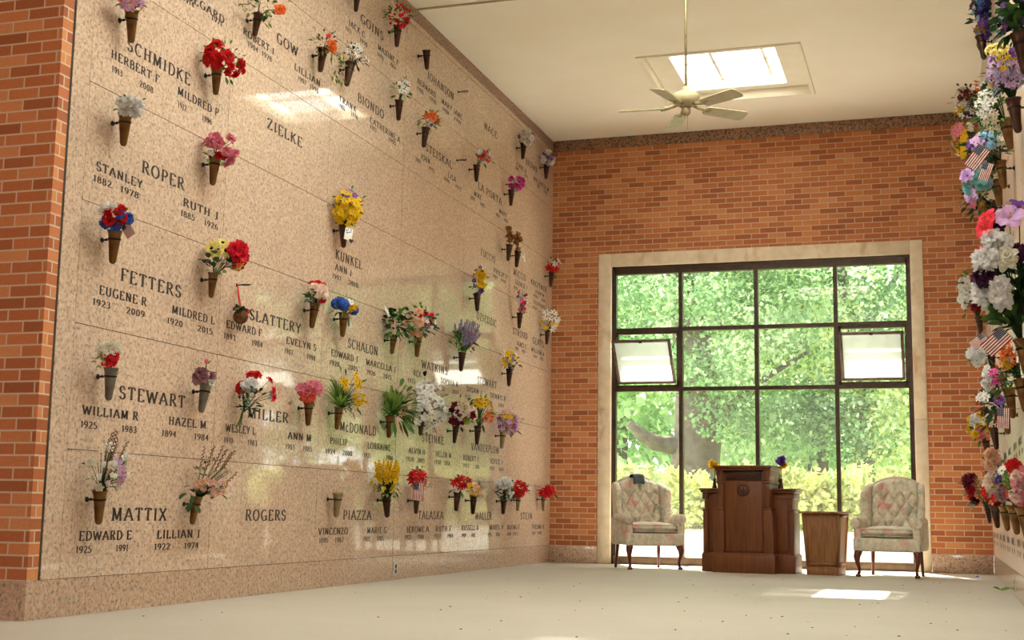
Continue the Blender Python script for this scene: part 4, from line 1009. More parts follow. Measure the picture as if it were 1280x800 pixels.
def blades(rimp, root, n, L, wd, col, spread=1.0, side=1, lean=0.):
    """long strap leaves springing from the rim"""
    mb = MB()
    for _ in range(n):
        a = random.random()*2*PI; t = random.uniform(.15, 1.15)*spread; l = L*random.uniform(.7, 1.1)
        dx, dy = math.cos(a)*math.sin(t), math.sin(a)*math.sin(t); dx = dx if dx*side > -.35 else -dx*.5; dy += lean
        vs = []; s_ = Vector((-math.sin(a), math.cos(a), 0))
        for q, w_ in ((0, .35), (.3, .9), (.6, 1), (.85, .6), (1, .05)):
            p = Vector((dx*l*q, dy*l*q, math.cos(t)*l*q-l*.42*q*q*math.sin(t)))
            vs += [p+s_*wd*w_*.5, p-s_*wd*w_*.5]
        mb.add(vs, [(i*2, i*2+1, i*2+3, i*2+2) for i in range(4)], 0, True)
    return mb.build('foliage', LEAF[col], root)
_fl = [None]
def flag(label, u, v, px, plane, fly, down):
    """small stick flag with stripes and a starred canton; hung by its upper hoist corner, fly and hoist as directions in the x,z plane"""
    p = plane(u, v); hw = px*depth(p)/F
    X = Vector((fly[0], .12, fly[1])).normalized(); Z = -Vector((down[0], .05, down[1])); Z = (Z-X*Z.dot(X)).normalized(); Y = Z.cross(X)
    o = thing('hand_flag', label, 'flag', p, 0, 'small flags among the flowers'); o.rotation_euler = Matrix((X, Y, Z)).transposed().to_euler()
    if not _fl[0]:
        mb = MB(); ht = .62
        def q(x, z, e=0): return (x, .03*math.sin(x*5+z)-e, -z)
        for k in range(13):
            for i in range(10): mb.add([q(i/10, k*ht/13), q((i+1)/10, k*ht/13), q((i+1)/10, (k+1)*ht/13), q(i/10, (k+1)*ht/13)], [(3, 2, 1, 0)], 0 if k % 2 == 0 else 1)
        for e in (.006, -.006):
            for i in range(4): mb.add([q(i*.1, 0, e), q((i+1)*.1, 0, e), q((i+1)*.1, 7*ht/13, e), q(i*.1, 7*ht/13, e)], [(3, 2, 1, 0)], 2)
            for r_ in range(5):
                for c_ in range(6):
                    x, z = .035+c_*.066, .035+r_*.062; t = [(x+math.sin(2*PI*i/10)*(.02 if i % 2 == 0 else .009), z-math.cos(2*PI*i/10)*(.02 if i % 2 == 0 else .009)) for i in range(10)]
                    mb.add([q(a, b, e*1.8) for a, b in t], [tuple(range(10))], 1)
        _fl[0] = mb.mesh('flag_cloth', [flower_mat('flag_red', '#a3101f', .12), flower_mat('flag_white', '#efece4', .12), flower_mat('flag_navy', '#1d2350', .1)])
        _fl.append(MB().tube([(-.015, 0, .06), (-.015, 0, -1.25)], .012, 6).mesh('stick', WOOD_BIN))
    put('flag_cloth', _fl[0], o, Matrix.Diagonal((hw, hw, hw, 1))); put('stick', _fl[1], o, Matrix.Diagonal((hw, hw, hw, 1)))
    return o
# ------------------------------------------------------------------ vases and flowers on the left wall
GL, GB = 'cone vases on the left granite wall', 'bouquets on the left granite wall'
BZ, DK, PW, PV = BRONZE, BRONZE_DK, PEWTER, PALE_V
LV = [
 ((165, 13), (164, 54), BZ, (146, -14, 184, 15), 'lilac and pale pink blossoms at the top left corner', [('small', 'lilac', 11, 5), ('small', 'pinkpale', 8, 5.5), ('small', 'pink', 4, 4)], ('green', 22, 9, 4)),
 ((157, 142), (154, 183), BZ, (140, 119, 181, 145), 'all-white carnations beside the brick pier', [('carn', 'white', 6, 7.6)], ('green', 14, 8, 4)),
 ((271, 84), (269.5, 119), BZ, (250, 50, 308, 99), 'dark red roses with red buds trailing to one side', [('rose', 'red', 6, 8.5, (252, 50, 290, 85)), ('rose', 'red', 4, 5, (278, 77, 309, 99))], ('green', 46, 8, 4)),
 ((269, 195.5), (265.5, 232), BZ, (255, 165, 300, 208), 'pink carnations over a trailing pink bloom', [('carn', 'pink', 5, 8.5, (255, 165, 281, 188)), ('small', 'white', 3, 4, (259, 187, 270, 196)), ('carn', 'red', 2, 5, (270, 188, 288, 200)), ('carn', 'pink', 3, 7, (276, 183, 300, 205))], ('green', 20, 8, 4, (258, 185, 292, 206))),
 ((144, 288), (140.5, 330), BZ, (122, 254, 166, 290), 'red white and blue carnations', [('carn', 'white', 2, 8, (124, 254, 145, 270)), ('carn', 'red', 5, 7, (128, 254, 158, 285)), ('carn', 'blue', 4, 7.5, (122, 262, 166, 288)), ('daisy', 'white', 1, 7, (138, 274, 152, 289))], ('green', 10, 8, 4)),
 ((267, 341), (264, 369), BZ, (251, 297, 312, 342), 'pale yellow sunflowers beside a bright red mum', [('sunf', 'paleyellow', 6, 8, (251, 297, 292, 321)), ('carn', 'hotred', 3, 11.5, (284, 297, 311, 326)), ('small', 'orange', 3, 4, (293, 324, 304, 336))], [('dark', 34, 10, 8, (252, 312, 296, 338)), ('light', 8, 9, 7, (258, 328, 282, 343))]),
 ((323, 17), (320, 34), DK, (306, -16, 360, 30), 'orange roses with loose greenery cut by the top edge', [('rose', 'orange', 2, 7, (339, 5, 357, 18)), ('tulip', 'cream', 2, 5, (318, -10, 332, 6))], [('green', 40, 8, 3.5), ('olive', 26, 7, 2.5, (301, -4, 322, 22)), ('light', 12, 8, 3, (322, 12, 342, 30))]),
 ((404, 61), (400, 90.5), DK, (386, 36, 424, 70), 'orange roses with greenery trailing down the granite', [('rose', 'orange', 2, 6, (408, 50, 422, 66)), ('rose', 'coral', 1, 4, (406, 42, 416, 52)), ('small', 'paleyellow', 2, 3, (424, 66, 430, 76))], [('olive', 46, 7, 3), ('light', 32, 6, 3, (412, 56, 432, 106))]),
 ((438, 79), (433, 108), DK, (428, 54, 458, 84), 'small white lilies just below the second row joint', [('lily', 'white', 6, 4.5, (432, 54, 456, 74)), ('small', 'white', 2, 2.5, (455, 62, 464, 82))], ('dark', 44, 8, 3.2)),
 ((447, -10), (445, 12), DK, (434, -46, 462, -12), 'pale blooms above the top edge', [('small', 'cream', 6, 4)], ('green', 20, 8, 4)),
 ((497.5, 32), (496, 59), DK, (482, 3, 515, 37), 'red berry sprays in fine green foliage', [('berry', 'hotred', 22, 2.2), ('carn', 'hotred', 4, 3, (490, 16, 512, 36))], ('green', 70, 8, 2.4)),
 ((533, 62.5), (533.7, 87.5), DK, None, 'empty dark bronze vase high near the ceiling line', [], None),
 ((499, 125), (498, 151), DK, (490, 97, 514, 126), 'white blossoms beside the dark vertical joint', [('small', 'white', 7, 4, (496, 97, 514, 118)), ('tulip', 'white', 2, 3, (498, 96, 508, 108))], ('green', 46, 7, 3.4)),
 ((532.5, 160), (529.5, 184.5), DK, (523, 138, 551, 163), 'small orange roses among wispy leaves', [('rose', 'orange', 4, 4, (530, 138, 546, 152)), ('small', 'violet', 2, 2.4, (536, 150, 548, 162))], ('light', 50, 7, 2.6)),
 ((429, 280), (429.5, 310), DK, (414, 236, 455, 285), 'tall mass of yellow blossoms with purple on top', [('small', 'yellow', 36, 4.6), ('small', 'purple', 6, 4.5, (418, 235, 452, 254)), ('daisy', 'yellow', 10, 5.4, (418, 246, 454, 284))], ('green', 60, 8, 4)),
 ((596, 205.6), (595.6, 227.6), DK, (593, 186, 615, 206), 'coral and white carnations in the upper rows', [('carn', 'coral', 4, 4.4), ('carn', 'white', 4, 4.4), ('small', 'violet', 2, 2.6, (602, 198, 612, 206))], ('green', 14, 6, 3)),
 ((639.4, 237), (638.4, 257.6), DK, (634, 218, 656, 239), 'magenta carnations with one white bloom', [('carn', 'magenta', 6, 4.2), ('carn', 'white', 2, 3.6)], ('green', 14, 6, 3)),
 ((654.6, 179), (653.4, 199.4), DK, (647, 161, 670, 182), 'cream and purple blooms under the ceiling corner', [('carn', 'cream', 6, 4.2), ('small', 'purple', 7, 3), ('small', 'lilac', 4, 3)], ('green', 12, 6, 3)),
 ((683.4, 204), (682.4, 224), DK, (675, 187, 695, 207), 'purple and cream blooms hard against the brick corner', [('carn', 'cream', 4, 4), ('small', 'purple', 8, 3), ('small', 'lilac', 4, 3)], ('green', 8, 6, 3)),
 ((637, 306), (635, 326.4), DK, (630, 280, 643, 308), 'stacked gilded cones, taller of the pair', [('cone', 'gold', 5, 4.8)], ('olive', 10, 5, 2.4)),
 ((647.4, 314), (645.6, 334.4), DK, (641, 288, 653, 315), 'stacked gilded cones, lower of the pair', [('cone', 'gold', 5, 4.6)], ('olive', 8, 5, 2.4)),
 ((689.6, 340), (688.4, 359), DK, (682, 323, 700, 341), 'red poinsettias and a white lily overlapping the brick', [('poin', 'red', 4, 4.6, (682, 329, 698, 341)), ('lily', 'white', 2, 4.6, (688, 322, 701, 334))], ('green', 10, 6, 3)),
 ((596.4, 367), (596.6, 389.4), DK, (589, 330, 608, 368), 'yellow blooms and purple spikes in a tall column', [('carn', 'yellow', 5, 5, (594, 333, 608, 360)), ('small', 'purple', 8, 3.2), ('small', 'violet', 3, 3.6, (598, 356, 606, 368)), ('small', 'white', 3, 3.2)], ('green', 14, 6, 3)),
 ((650, 391), (649, 411), DK, (645, 361, 660, 391), 'pink and white blooms in a tall narrow column', [('carn', 'hotred', 4, 3.4), ('carn', 'white', 4, 3.4), ('small', 'purple', 3, 2.8), ('small', 'magenta', 3, 3)], ('green', 14, 6, 2.6)),
 ((684.4, 414), (683.6, 426.4), DK, (672, 387, 702, 415), 'large white lilies with yellow blooms by the corner', [('lily', 'white', 9, 5.2), ('small', 'yellow', 5, 3.4)], ('green', 12, 7, 3)),
 ((578, 440.5), (576, 464.5), DK, (562, 405, 600, 441), 'grey lavender spikes with tiny pink blooms', [('spike', 'lavender', 16, 6, (564, 406, 599, 432)), ('small', 'magenta', 5, 2.6, (582, 410, 596, 430))], [('green', 70, 10, 4, (564, 416, 592, 441)), ('olive', 30, 9, 3, (564, 412, 596, 438))]),
 ((637, 461), (636, 483), DK, (627, 437, 649, 461), 'yellow daisies with small blue blossoms', [('daisy', 'yellow', 7, 4), ('small', 'blue', 6, 2.4), ('small', 'white', 3, 3)], ('dark', 20, 6, 2.6)),
 ((394, 379.5), (389.5, 410.5), BZ, (381, 351, 411, 382), 'blush roses edged with red rosebuds', [('rose', 'palepink', 4, 6.6, (386, 354, 411, 372)), ('rose', 'red', 3, 4.5, (384, 350, 412, 362)), ('rose', 'red', 2, 4.5, (396, 370, 408, 381))], ('dark', 60, 8, 5, (382, 362, 404, 382))),
 ((430, 390.5), (428, 421.5), BZ, (414, 370, 449, 392), 'blue hydrangea beside yellow daffodils', [('hyd', 'blue', 3, 8.5, (414, 371, 437, 391)), ('trump', 'yellow', 4, 5.5, (434, 378, 449, 396)), ('small', 'white', 2, 4, (430, 372, 444, 382))], ('green', 18, 9, 4)),
 ((492.5, 419), (490, 439.5), BZ, (481, 386, 512, 422), 'dark rounded leaves and a single peach rose', [('rose', 'peach', 1, 4.5, (502, 396, 512, 408))], [('dark', 70, 8, 5.5), ('green', 60, 8, 6)]),
 ((523, 420), (521, 446.5), BZ, (505, 382, 546, 423), 'peach roses with red and blue accents', [('rose', 'peach', 5, 5.8, (503, 384, 534, 424)), ('carn', 'hotred', 4, 4, (520, 385, 544, 408)), ('small', 'blue', 5, 3, (524, 390, 546, 416)), ('small', 'white', 5, 3, (526, 396, 546, 412))], [('green', 50, 9, 5), ('dark', 40, 8, 5)]),
 ((386, 502), (385, 532.5), BZ, (371, 476, 404, 503), 'pink carnations over one coral rose', [('carn', 'pink', 5, 8.5, (371, 476, 404, 496)), ('rose', 'coral', 2, 8, (375, 488, 394, 503))], ('green', 10, 7, 3)),
 ((424, 509), (421, 537.5), BZ, (406, 464, 463, 516), 'yellow daffodils in grassy foliage', [('trump', 'yellow', 3, 5.5, (424, 470, 437, 488)), ('trump', 'yellow', 4, 5, (439, 463, 451, 488)), ('trump', 'yellow', 6, 5, (436, 490, 464, 510))], ('green', 30, 12, 2.5)),
 ((487.5, 520), (486, 547.5), BZ, (478, 484, 517, 537), 'arching green fern leaves with peach lilies', [('lily', 'peach', 3, 4.5, (486, 480, 520, 534))], [('light', 46, 16, 5), ('green', 50, 16, 5)]),
 ((527.5, 521), (525.5, 544.5), DK, (511, 473, 561, 541), 'large mass of white roses with dusty grey leaves', [('rose', 'white', 22, 5.2), ('small', 'white', 12, 3.4), ('lily', 'cream', 4, 6, (526, 515, 552, 540)), ('tulip', 'dark', 1, 5, (526, 466, 536, 480))], ('grey', 90, 9, 3.4)),
 ((570, 533), (568, 552), DK, (557, 496, 596, 535), 'blush peony with burgundy and lime blooms', [('carn', 'palepink', 1, 10, (571, 503, 590, 525)), ('carn', 'burgundy', 8, 6), ('small', 'white', 7, 3.4, (558, 514, 578, 534)), ('carn', 'lime', 3, 5, (566, 496, 596, 530)), ('rose', 'palepink', 2, 6, (586, 510, 598, 526))], ('dark', 26, 8, 4)),
 ((597.5, 532.5), (596, 556), DK, (587, 496, 618, 534), 'yellow daffodils over orange lilies', [('trump', 'yellow', 7, 5.4, (587, 496, 616, 513)), ('lily', 'orange', 4, 4.4, (602, 513, 618, 530))], ('green', 26, 12, 3)),
 ((629, 539), (627, 561), PV, (618, 511, 651, 544), 'loose mixed purple and yellow meadow flowers', [('small', 'lilac', 10, 3.8), ('small', 'mauve', 8, 3.6), ('small', 'purple', 5, 3.4), ('daisy', 'yellow', 5, 4, (618, 511, 645, 526)), ('small', 'magenta', 4, 3, (636, 524, 652, 543))], ('green', 36, 7, 3)),
 ((139, 459.5), (135.5, 501), PW, (120, 428, 151, 461), 'red roses and a cream carnation in grey metal', [('carn', 'cream', 2, 11, (126, 427, 151, 448)), ('rose', 'hotred', 5, 7.5, (126, 436, 151, 459))], ('olive', 16, 10, 5, (119, 438, 136, 460))),
 ((257.5, 480), (251, 516), PW, (241, 450, 269, 483), 'faded mauve carnations and a pink tulip in grey metal', [('carn', 'mauve', 4, 7.5, (241, 457, 260, 481)), ('tulip', 'pink', 1, 5, (253, 450, 266, 463)), ('rose', 'white', 1, 5.5, (259, 470, 269, 483))], ('green', 14, 8, 2.5)),
 ((306, 514), (301, 538), DK, (293, 462, 347, 519), 'red roses and white carnations on leafy stems without a visible vase', [('rose', 'red', 2, 6.5, (309, 462, 326, 475)), ('rose', 'red', 4, 6, (293, 476, 309, 492)), ('carn', 'white', 3, 7.5, (301, 472, 322, 494)), ('rose', 'hotred', 2, 5, (336, 484, 347, 501))], ('dark', 52, 9, 4.4, (298, 484, 328, 517))),
 ((125, 613), (123, 656), BZ, (105, 551, 164, 617), 'white tulips, lilac daisies and dried sprigs in the bottom row', [('tulip', 'white', 7, 6.5, (116, 560, 164, 616)), ('daisy', 'lilac', 3, 8, (134, 574, 160, 612)), ('small', 'cream', 10, 4), ('rose', 'cream', 4, 6), ('dry', 'dusty', 7, 9, (126, 546, 152, 580))], ('green', 30, 9, 4)),
 ((246, 621), (240, 656), BZ, (234, 566, 291, 627), 'tall dried sprigs and small peach blossoms in the bottom row', [('small', 'peach', 14, 4.4, (236, 598, 288, 622)), ('small', 'pinkpale', 10, 4, (236, 596, 290, 620)), ('dry', 'dusty', 6, 9.5, (244, 566, 290, 590)), ('tulip', 'cream', 2, 5, (280, 583, 292, 596))], [('olive', 20, 8, 4), ('dark', 10, 14, 8, (228, 610, 268, 636))]),
 ((422.5, 616), (420, 647), PV, None, 'empty grey-brown vase in the bottom row', [], None),
 ((483, 618), (484, 647), DK, (462, 577, 501, 621), 'sprays of yellow forsythia', [('spike', 'yellow', 15, 7.5, (463, 580, 499, 606)), ('small', 'yellow', 16, 3.2)], ('green', 34, 9, 3, (470, 598, 500, 622))),
 ((521, 620), (520, 639.5), DK, (508, 585, 537, 614), 'red poinsettias above a small striped flag', [('poin', 'red', 7, 5.4, (508, 584, 533, 606)), ('small', 'white', 5, 3.4, (514, 598, 537, 614)), ('small', 'coral', 4, 3.4)], ('green', 30, 7, 4)),
 ((572, 615), (570, 639), DK, (560, 593, 590, 617), 'red poinsettias with white blossoms below and one yellow', [('poin', 'red', 6, 5.4, (564, 593, 590, 612)), ('small', 'white', 6, 3.6, (560, 603, 578, 617)), ('small', 'yellow', 2, 4, (582, 602, 590, 612))], ('green', 22, 7, 4)),
 ((592, 619.5), (591, 643), DK, (585, 603, 603, 621), 'tiny peach and orange blossoms next to red poinsettias', [('small', 'peach', 7, 3.4), ('small', 'yellow', 3, 2.8), ('small', 'orange', 3, 3)], ('green', 20, 6, 3)),
 ((630, 620.5), (629, 643), DK, (619, 597, 641, 625), 'white hydrangea over dark green leaves', [('carn', 'white', 5, 6.2, (619, 597, 640, 611))], ('dark', 60, 7, 5, (620, 608, 641, 625))),
 ((648, 620.5), (647, 639), PV, (637, 600, 660, 622), 'red poinsettias in a tan vase', [('poin', 'red', 7, 5)], ('dark', 30, 6, 3.4)),
 ((680, 619), (679.5, 639), PV, (671, 606, 697, 622), 'low spread of red poinsettias beside the brick corner', [('poin', 'red', 8, 4.8)], ('dark', 24, 6, 3.4)),
]
VN = {BZ.name: 'bronze', DK.name: 'dark bronze', PW.name: 'grey', PV.name: 'tan'}
for rim, tip, mt, bb, desc, bl_, lv in LV:
    if bb is None:
        wall_vase(rim, tip, mt, desc, 1, GL); continue
    if 'without a visible vase' in desc:
        pr, ax = on_x(rim[0], rim[1]-4, .07), Vector((.25, 0, .97)); b = bouquet(pr, ax, bb, bl_, lv, desc, 1, GB)
        sm_ = MB()
        for k in range(6): sm_.tube([(random.gauss(0, .006), random.gauss(0, .006), .05), (-.01, random.gauss(0, .008), -.02), (-.03, -.02+random.gauss(0, .012), -.12)], .0028, 5)
        sm_.build('cut_stems', LEAF['green'], b); MB().tube([(-.069, 0, .01), (.0, 0, .01)], .0052, 7).tube([(.02*math.cos(a), .02*math.sin(a), .01) for a in np.linspace(0, 2*PI, 14)], .004, 6).build('bracket', IRON, b)
        continue
    if 0: lab = 'dark cup half hidden under red roses on leafy stems'
    else: lab = VN[mt.name]+' cone vase holding '+desc.replace(' in grey metal', '').replace(' in a tan vase', '').replace(' above the top edge', ' cut off by the top edge')
    pr, ax = wall_vase(rim, tip, mt, ' '.join(lab.split()[:16]), 1, GL)
    b = bouquet(pr, ax, bb, bl_, lv, desc, 1, GB)
    if 'fern leaves' in desc: blades(pr, b, 60, .3, .034, 'light', 1.05, 1, .15); blades(pr, b, 40, .26, .03, 'green', 1.15, 1, .1)
    if 'grassy' in desc: blades(pr, b, 110, .27, .012, 'light', 1.05, 1, -.1); blades(pr, b, 70, .22, .014, 'green', 1.2, 1)
    if 'over orange lilies' in desc: blades(pr, b, 16, .24, .022, 'green', .6)
    if 'forsythia' in desc: blades(pr, b, 40, .2, .008, 'green', .9)
LP = lambda k: (lambda u, v: on_x(u, v, k))
RP = lambda y: (lambda u, v: on_y(u, v, y))
flag('small striped flag tucked behind the patriotic carnations', 150, 282, 20, LP(.10), (.5, -.85), (.85, .4))
flag('small striped flag hanging under red poinsettias in the bottom row', 517.5, 603, 22, LP(.165), (-.12, -1), (1, -.05))

# ornament, hooks, tags on the left wall
pc = on_x(300.7, 396, .08); pk = on_x(297, 356, .03)
o = thing('twig_ball_ornament', 'brown twig ball on a red ribbon with pine sprigs', 'ornament', pc)
t_ = MB(); t_.ball((0, 0, 0), .047, (1, 1, 1), 12)
for k in range(26):
    q = align(Vector([random.gauss(0, 1) for _ in range(3)])); t_.tube([q @ Vector((.05*math.cos(a), .05*math.sin(a), 0)) for a in np.linspace(0, 2*PI, 18)], .003, 4)
t_.build('twig_ball', mottled('woven_twigs', '#5d3b22', '#8a5f38', 40, .8), o)
s_ = MB()
for dx in (-.008, .008): s_.tube([pk-pc+Vector((.0, 0, 0)), (pk-pc)*.6+Vector((0, dx, 0)), Vector((0, dx*1.5, .05))], .006, 6, flat=.4)
s_.build('ribbon', pmat('red'), o)
f_ = MB()
for k in range(80): leaf_geo(f_, Vector((random.gauss(0, .012), random.gauss(0, .035), .05+random.gauss(0, .01))), Vector((random.gauss(0, .6), random.choice((-1, 1))*1.0, random.gauss(.3, .5))), max(.05, .05), .015)
f_.build('pine_sprigs', LEAF['dark'], o); MB().ball((.02, .055, .04), .016).build('red_berry', pmat('hotred'), o)
def hook(u, v, label):
    p = on_x(u, v, 0); o = thing('wall_hook', label, 'hook', (0, p.y, p.z), 0, 'empty hooks on the left granite wall'); m = MB()
    m.tube([(.001, 0, 0), (.035, 0, 0)], .0045, 7); m.tube([(.035, .0, .0)]+[(.035+.045*(1-math.cos(a))/2*1.6, .022*math.sin(a), 0) for a in np.linspace(.2, 2*PI, 14)], .0035, 6)
    m.lathe([(0, 0), (.014, 0), (.012, .006), (0, .008)], 12, mat=TRS((0, 0, 0), Matrix.Rotation(R(90), 4, 'Y')), cap=False); m.build('hook_loop', IRON, o)
hook(573, 115, 'empty loop hook near the ceiling in the fourth panel column'); hook(571, 200.5, 'empty loop hook one row below the highest hook')
hook(296, 356.5, 'small dark hook holding the ribbon of the twig ball')
p = on_x(431, 294, .1)
o = thing('greeting_card', 'pale card with blue marks and a dark heart under yellow blossoms', 'card', p); rot = Matrix.Rotation(R(55), 4, 'Z') @ Matrix.Rotation(R(8), 4, 'Y')
m = MB(); m.bbox((-.036, -.062, -.05), (.036, -.058, .05), .0015, 1, mat=rot); m.build('card_sheet', WHITEP, o)
m = MB()
for k in range(9): m.ball((-.022+.012*(k % 4)+random.gauss(0, .004), -.064, .005+.035*random.random()), .006, (1, .25, 1), 6)
m2 = MB(); m2.add(m.v, m.f, 0, True, rot); m2.build('blue_mark', pmat('blue'), o)
hp = [(.02*16*math.sin(t)**3/16, .02*(13*math.cos(t)-5*math.cos(2*t)-2*math.cos(3*t)-math.cos(4*t))/16) for t in np.linspace(0, 2*PI, 24)[:-1]]
m = MB(); m.prism([(a+.028, b-.052) for a, b in hp], 1, -.075, -.066, .002, 1, mat=rot); m.build('dark_heart', BLACK, o)
p = on_x(436.5, 402, .12)
o = thing('gift_tag', 'white and green paper tag hanging beside the blue hydrangea vase', 'tag', p); MB().bbox((-.001, -.02, -.05), (.001, .02, .05), .0008, 1, mat=Matrix.Rotation(R(-55), 4, 'Z') @ Matrix.Rotation(R(8), 4, 'X')).build('tag_paper', WHITEP, o)
MB().bbox((.0012, -.012, -.04), (.003, .0, .045), .0005, 1, mat=Matrix.Rotation(R(-55), 4, 'Z') @ Matrix.Rotation(R(8), 4, 'X')).build('green_stripe', LEAF['green'], o)
p = on_x(486, 393, .06)
o = thing('folded_card', 'plain pale card standing behind the dark rounded leaves', 'card', p); MB().prism([(-.06, .075), (.05, -.02), (.03, -.06), (-.05, .03)], 0, -.002, .002, .0008, 1, mat=Matrix.Rotation(R(-20), 4, 'Z')).build('card_sheet', WHITEP, o)
p = on_x(422.5, 575, 0)
o = thing('small_sticker', 'little pale green sticker above the empty bottom row vase', 'sticker', (0, p.y, p.z)); MB().bbox((.0003, -.014, -.03), (.003, .014, .03), .001, 1).build('sticker_sheet', mottled('pale_green_paper', '#b9d3b4', '#dfe9d8', 60, .7), o)
p = on_x(654.5, 322, .11)
o = thing('angel_ornament', 'tiny white angel hanging below the gilded cones', 'ornament', p)
MB().lathe([(0, -.045), (.024, -.045), (.012, .0), (.008, .02), (0, .022)], 12, cap=False).build('robe', WHITEP, o); MB().ball((0, 0, .034), .013).build('head', WHITEP, o)
m = MB()
for s in (-1, 1): m.prism([(0, 0), (s*.035, .035), (s*.045, .01), (s*.02, -.02)], 0, -.012, -.007, .001, 1)
m.build('wings', WHITEP, o); MB().tube([(0, 0, .045), (-.01, -.02, .11)], .0012, 4).build('thread', WHITEP, o)

# two slim vases of flowers on the lectern's side wings
for lab, u, v, yy, bl_ in (('yellow marigold bloom peeking out behind the lectern', 893, 581, 14.98, [('carn', 'yellow', 3, 5.5)]), ('purple and yellow blooms on a stem behind the lectern', 976, 580, 14.93, [('carn', 'purple', 3, 5.2, (969, 571, 982, 582)), ('carn', 'yellow', 2, 4.6, (973, 578, 985, 588))])):
    q = on_y(u, v, yy); base = Vector((q.x, yy, .908)); L_ = q.z-.02
    vs_ = thing('bud_vase', 'slim dark bud vase on the lectern wing under the '+lab.split(' ')[0]+' blooms', 'vase', base)
    MB().lathe([(0, 0), (.026, 0), (.028, .01), (.02, .04), (.014, .09), (.018, .11), (.012, .105), (0, .02)], 16, cap=False).build('vase_body', BRONZE_DK, vs_)
    r_ = thing('flower_bouquet', lab, 'flowers', base+Vector((0, 0, .1)))
    px = depth(q)/F; st = MB(); st.tube([(0, 0, -.06), (.005, 0, .05), (q.x-base.x, 0, q.z-base.z-.1)], .004, 6)
    for b in bl_:
        bb = b[4] if len(b) > 4 else (u-6, v-5, u+6, v+5)
        for k in range(b[2]):
            p = on_y(random.uniform(bb[0]+3, bb[2]-3), random.uniform(bb[1]+3, bb[3]-3), yy+random.uniform(-.02, .02)); put(KIND[b[0]][1], bloom_mesh(b[0], b[1]), r_, TRS(p-base-Vector((0, 0, .1)), align((random.gauss(0, .4), -1, .5)), b[3]*px))
    st.build('stems', LEAF['green'], r_)
    lf = MB()
    for k in range(5): leaf_geo(lf, Vector((0, 0, .03+.02*k)), (random.gauss(0, 1), random.gauss(0, 1), .6), .06, .02)
    lf.build('foliage', LEAF['green'], r_)

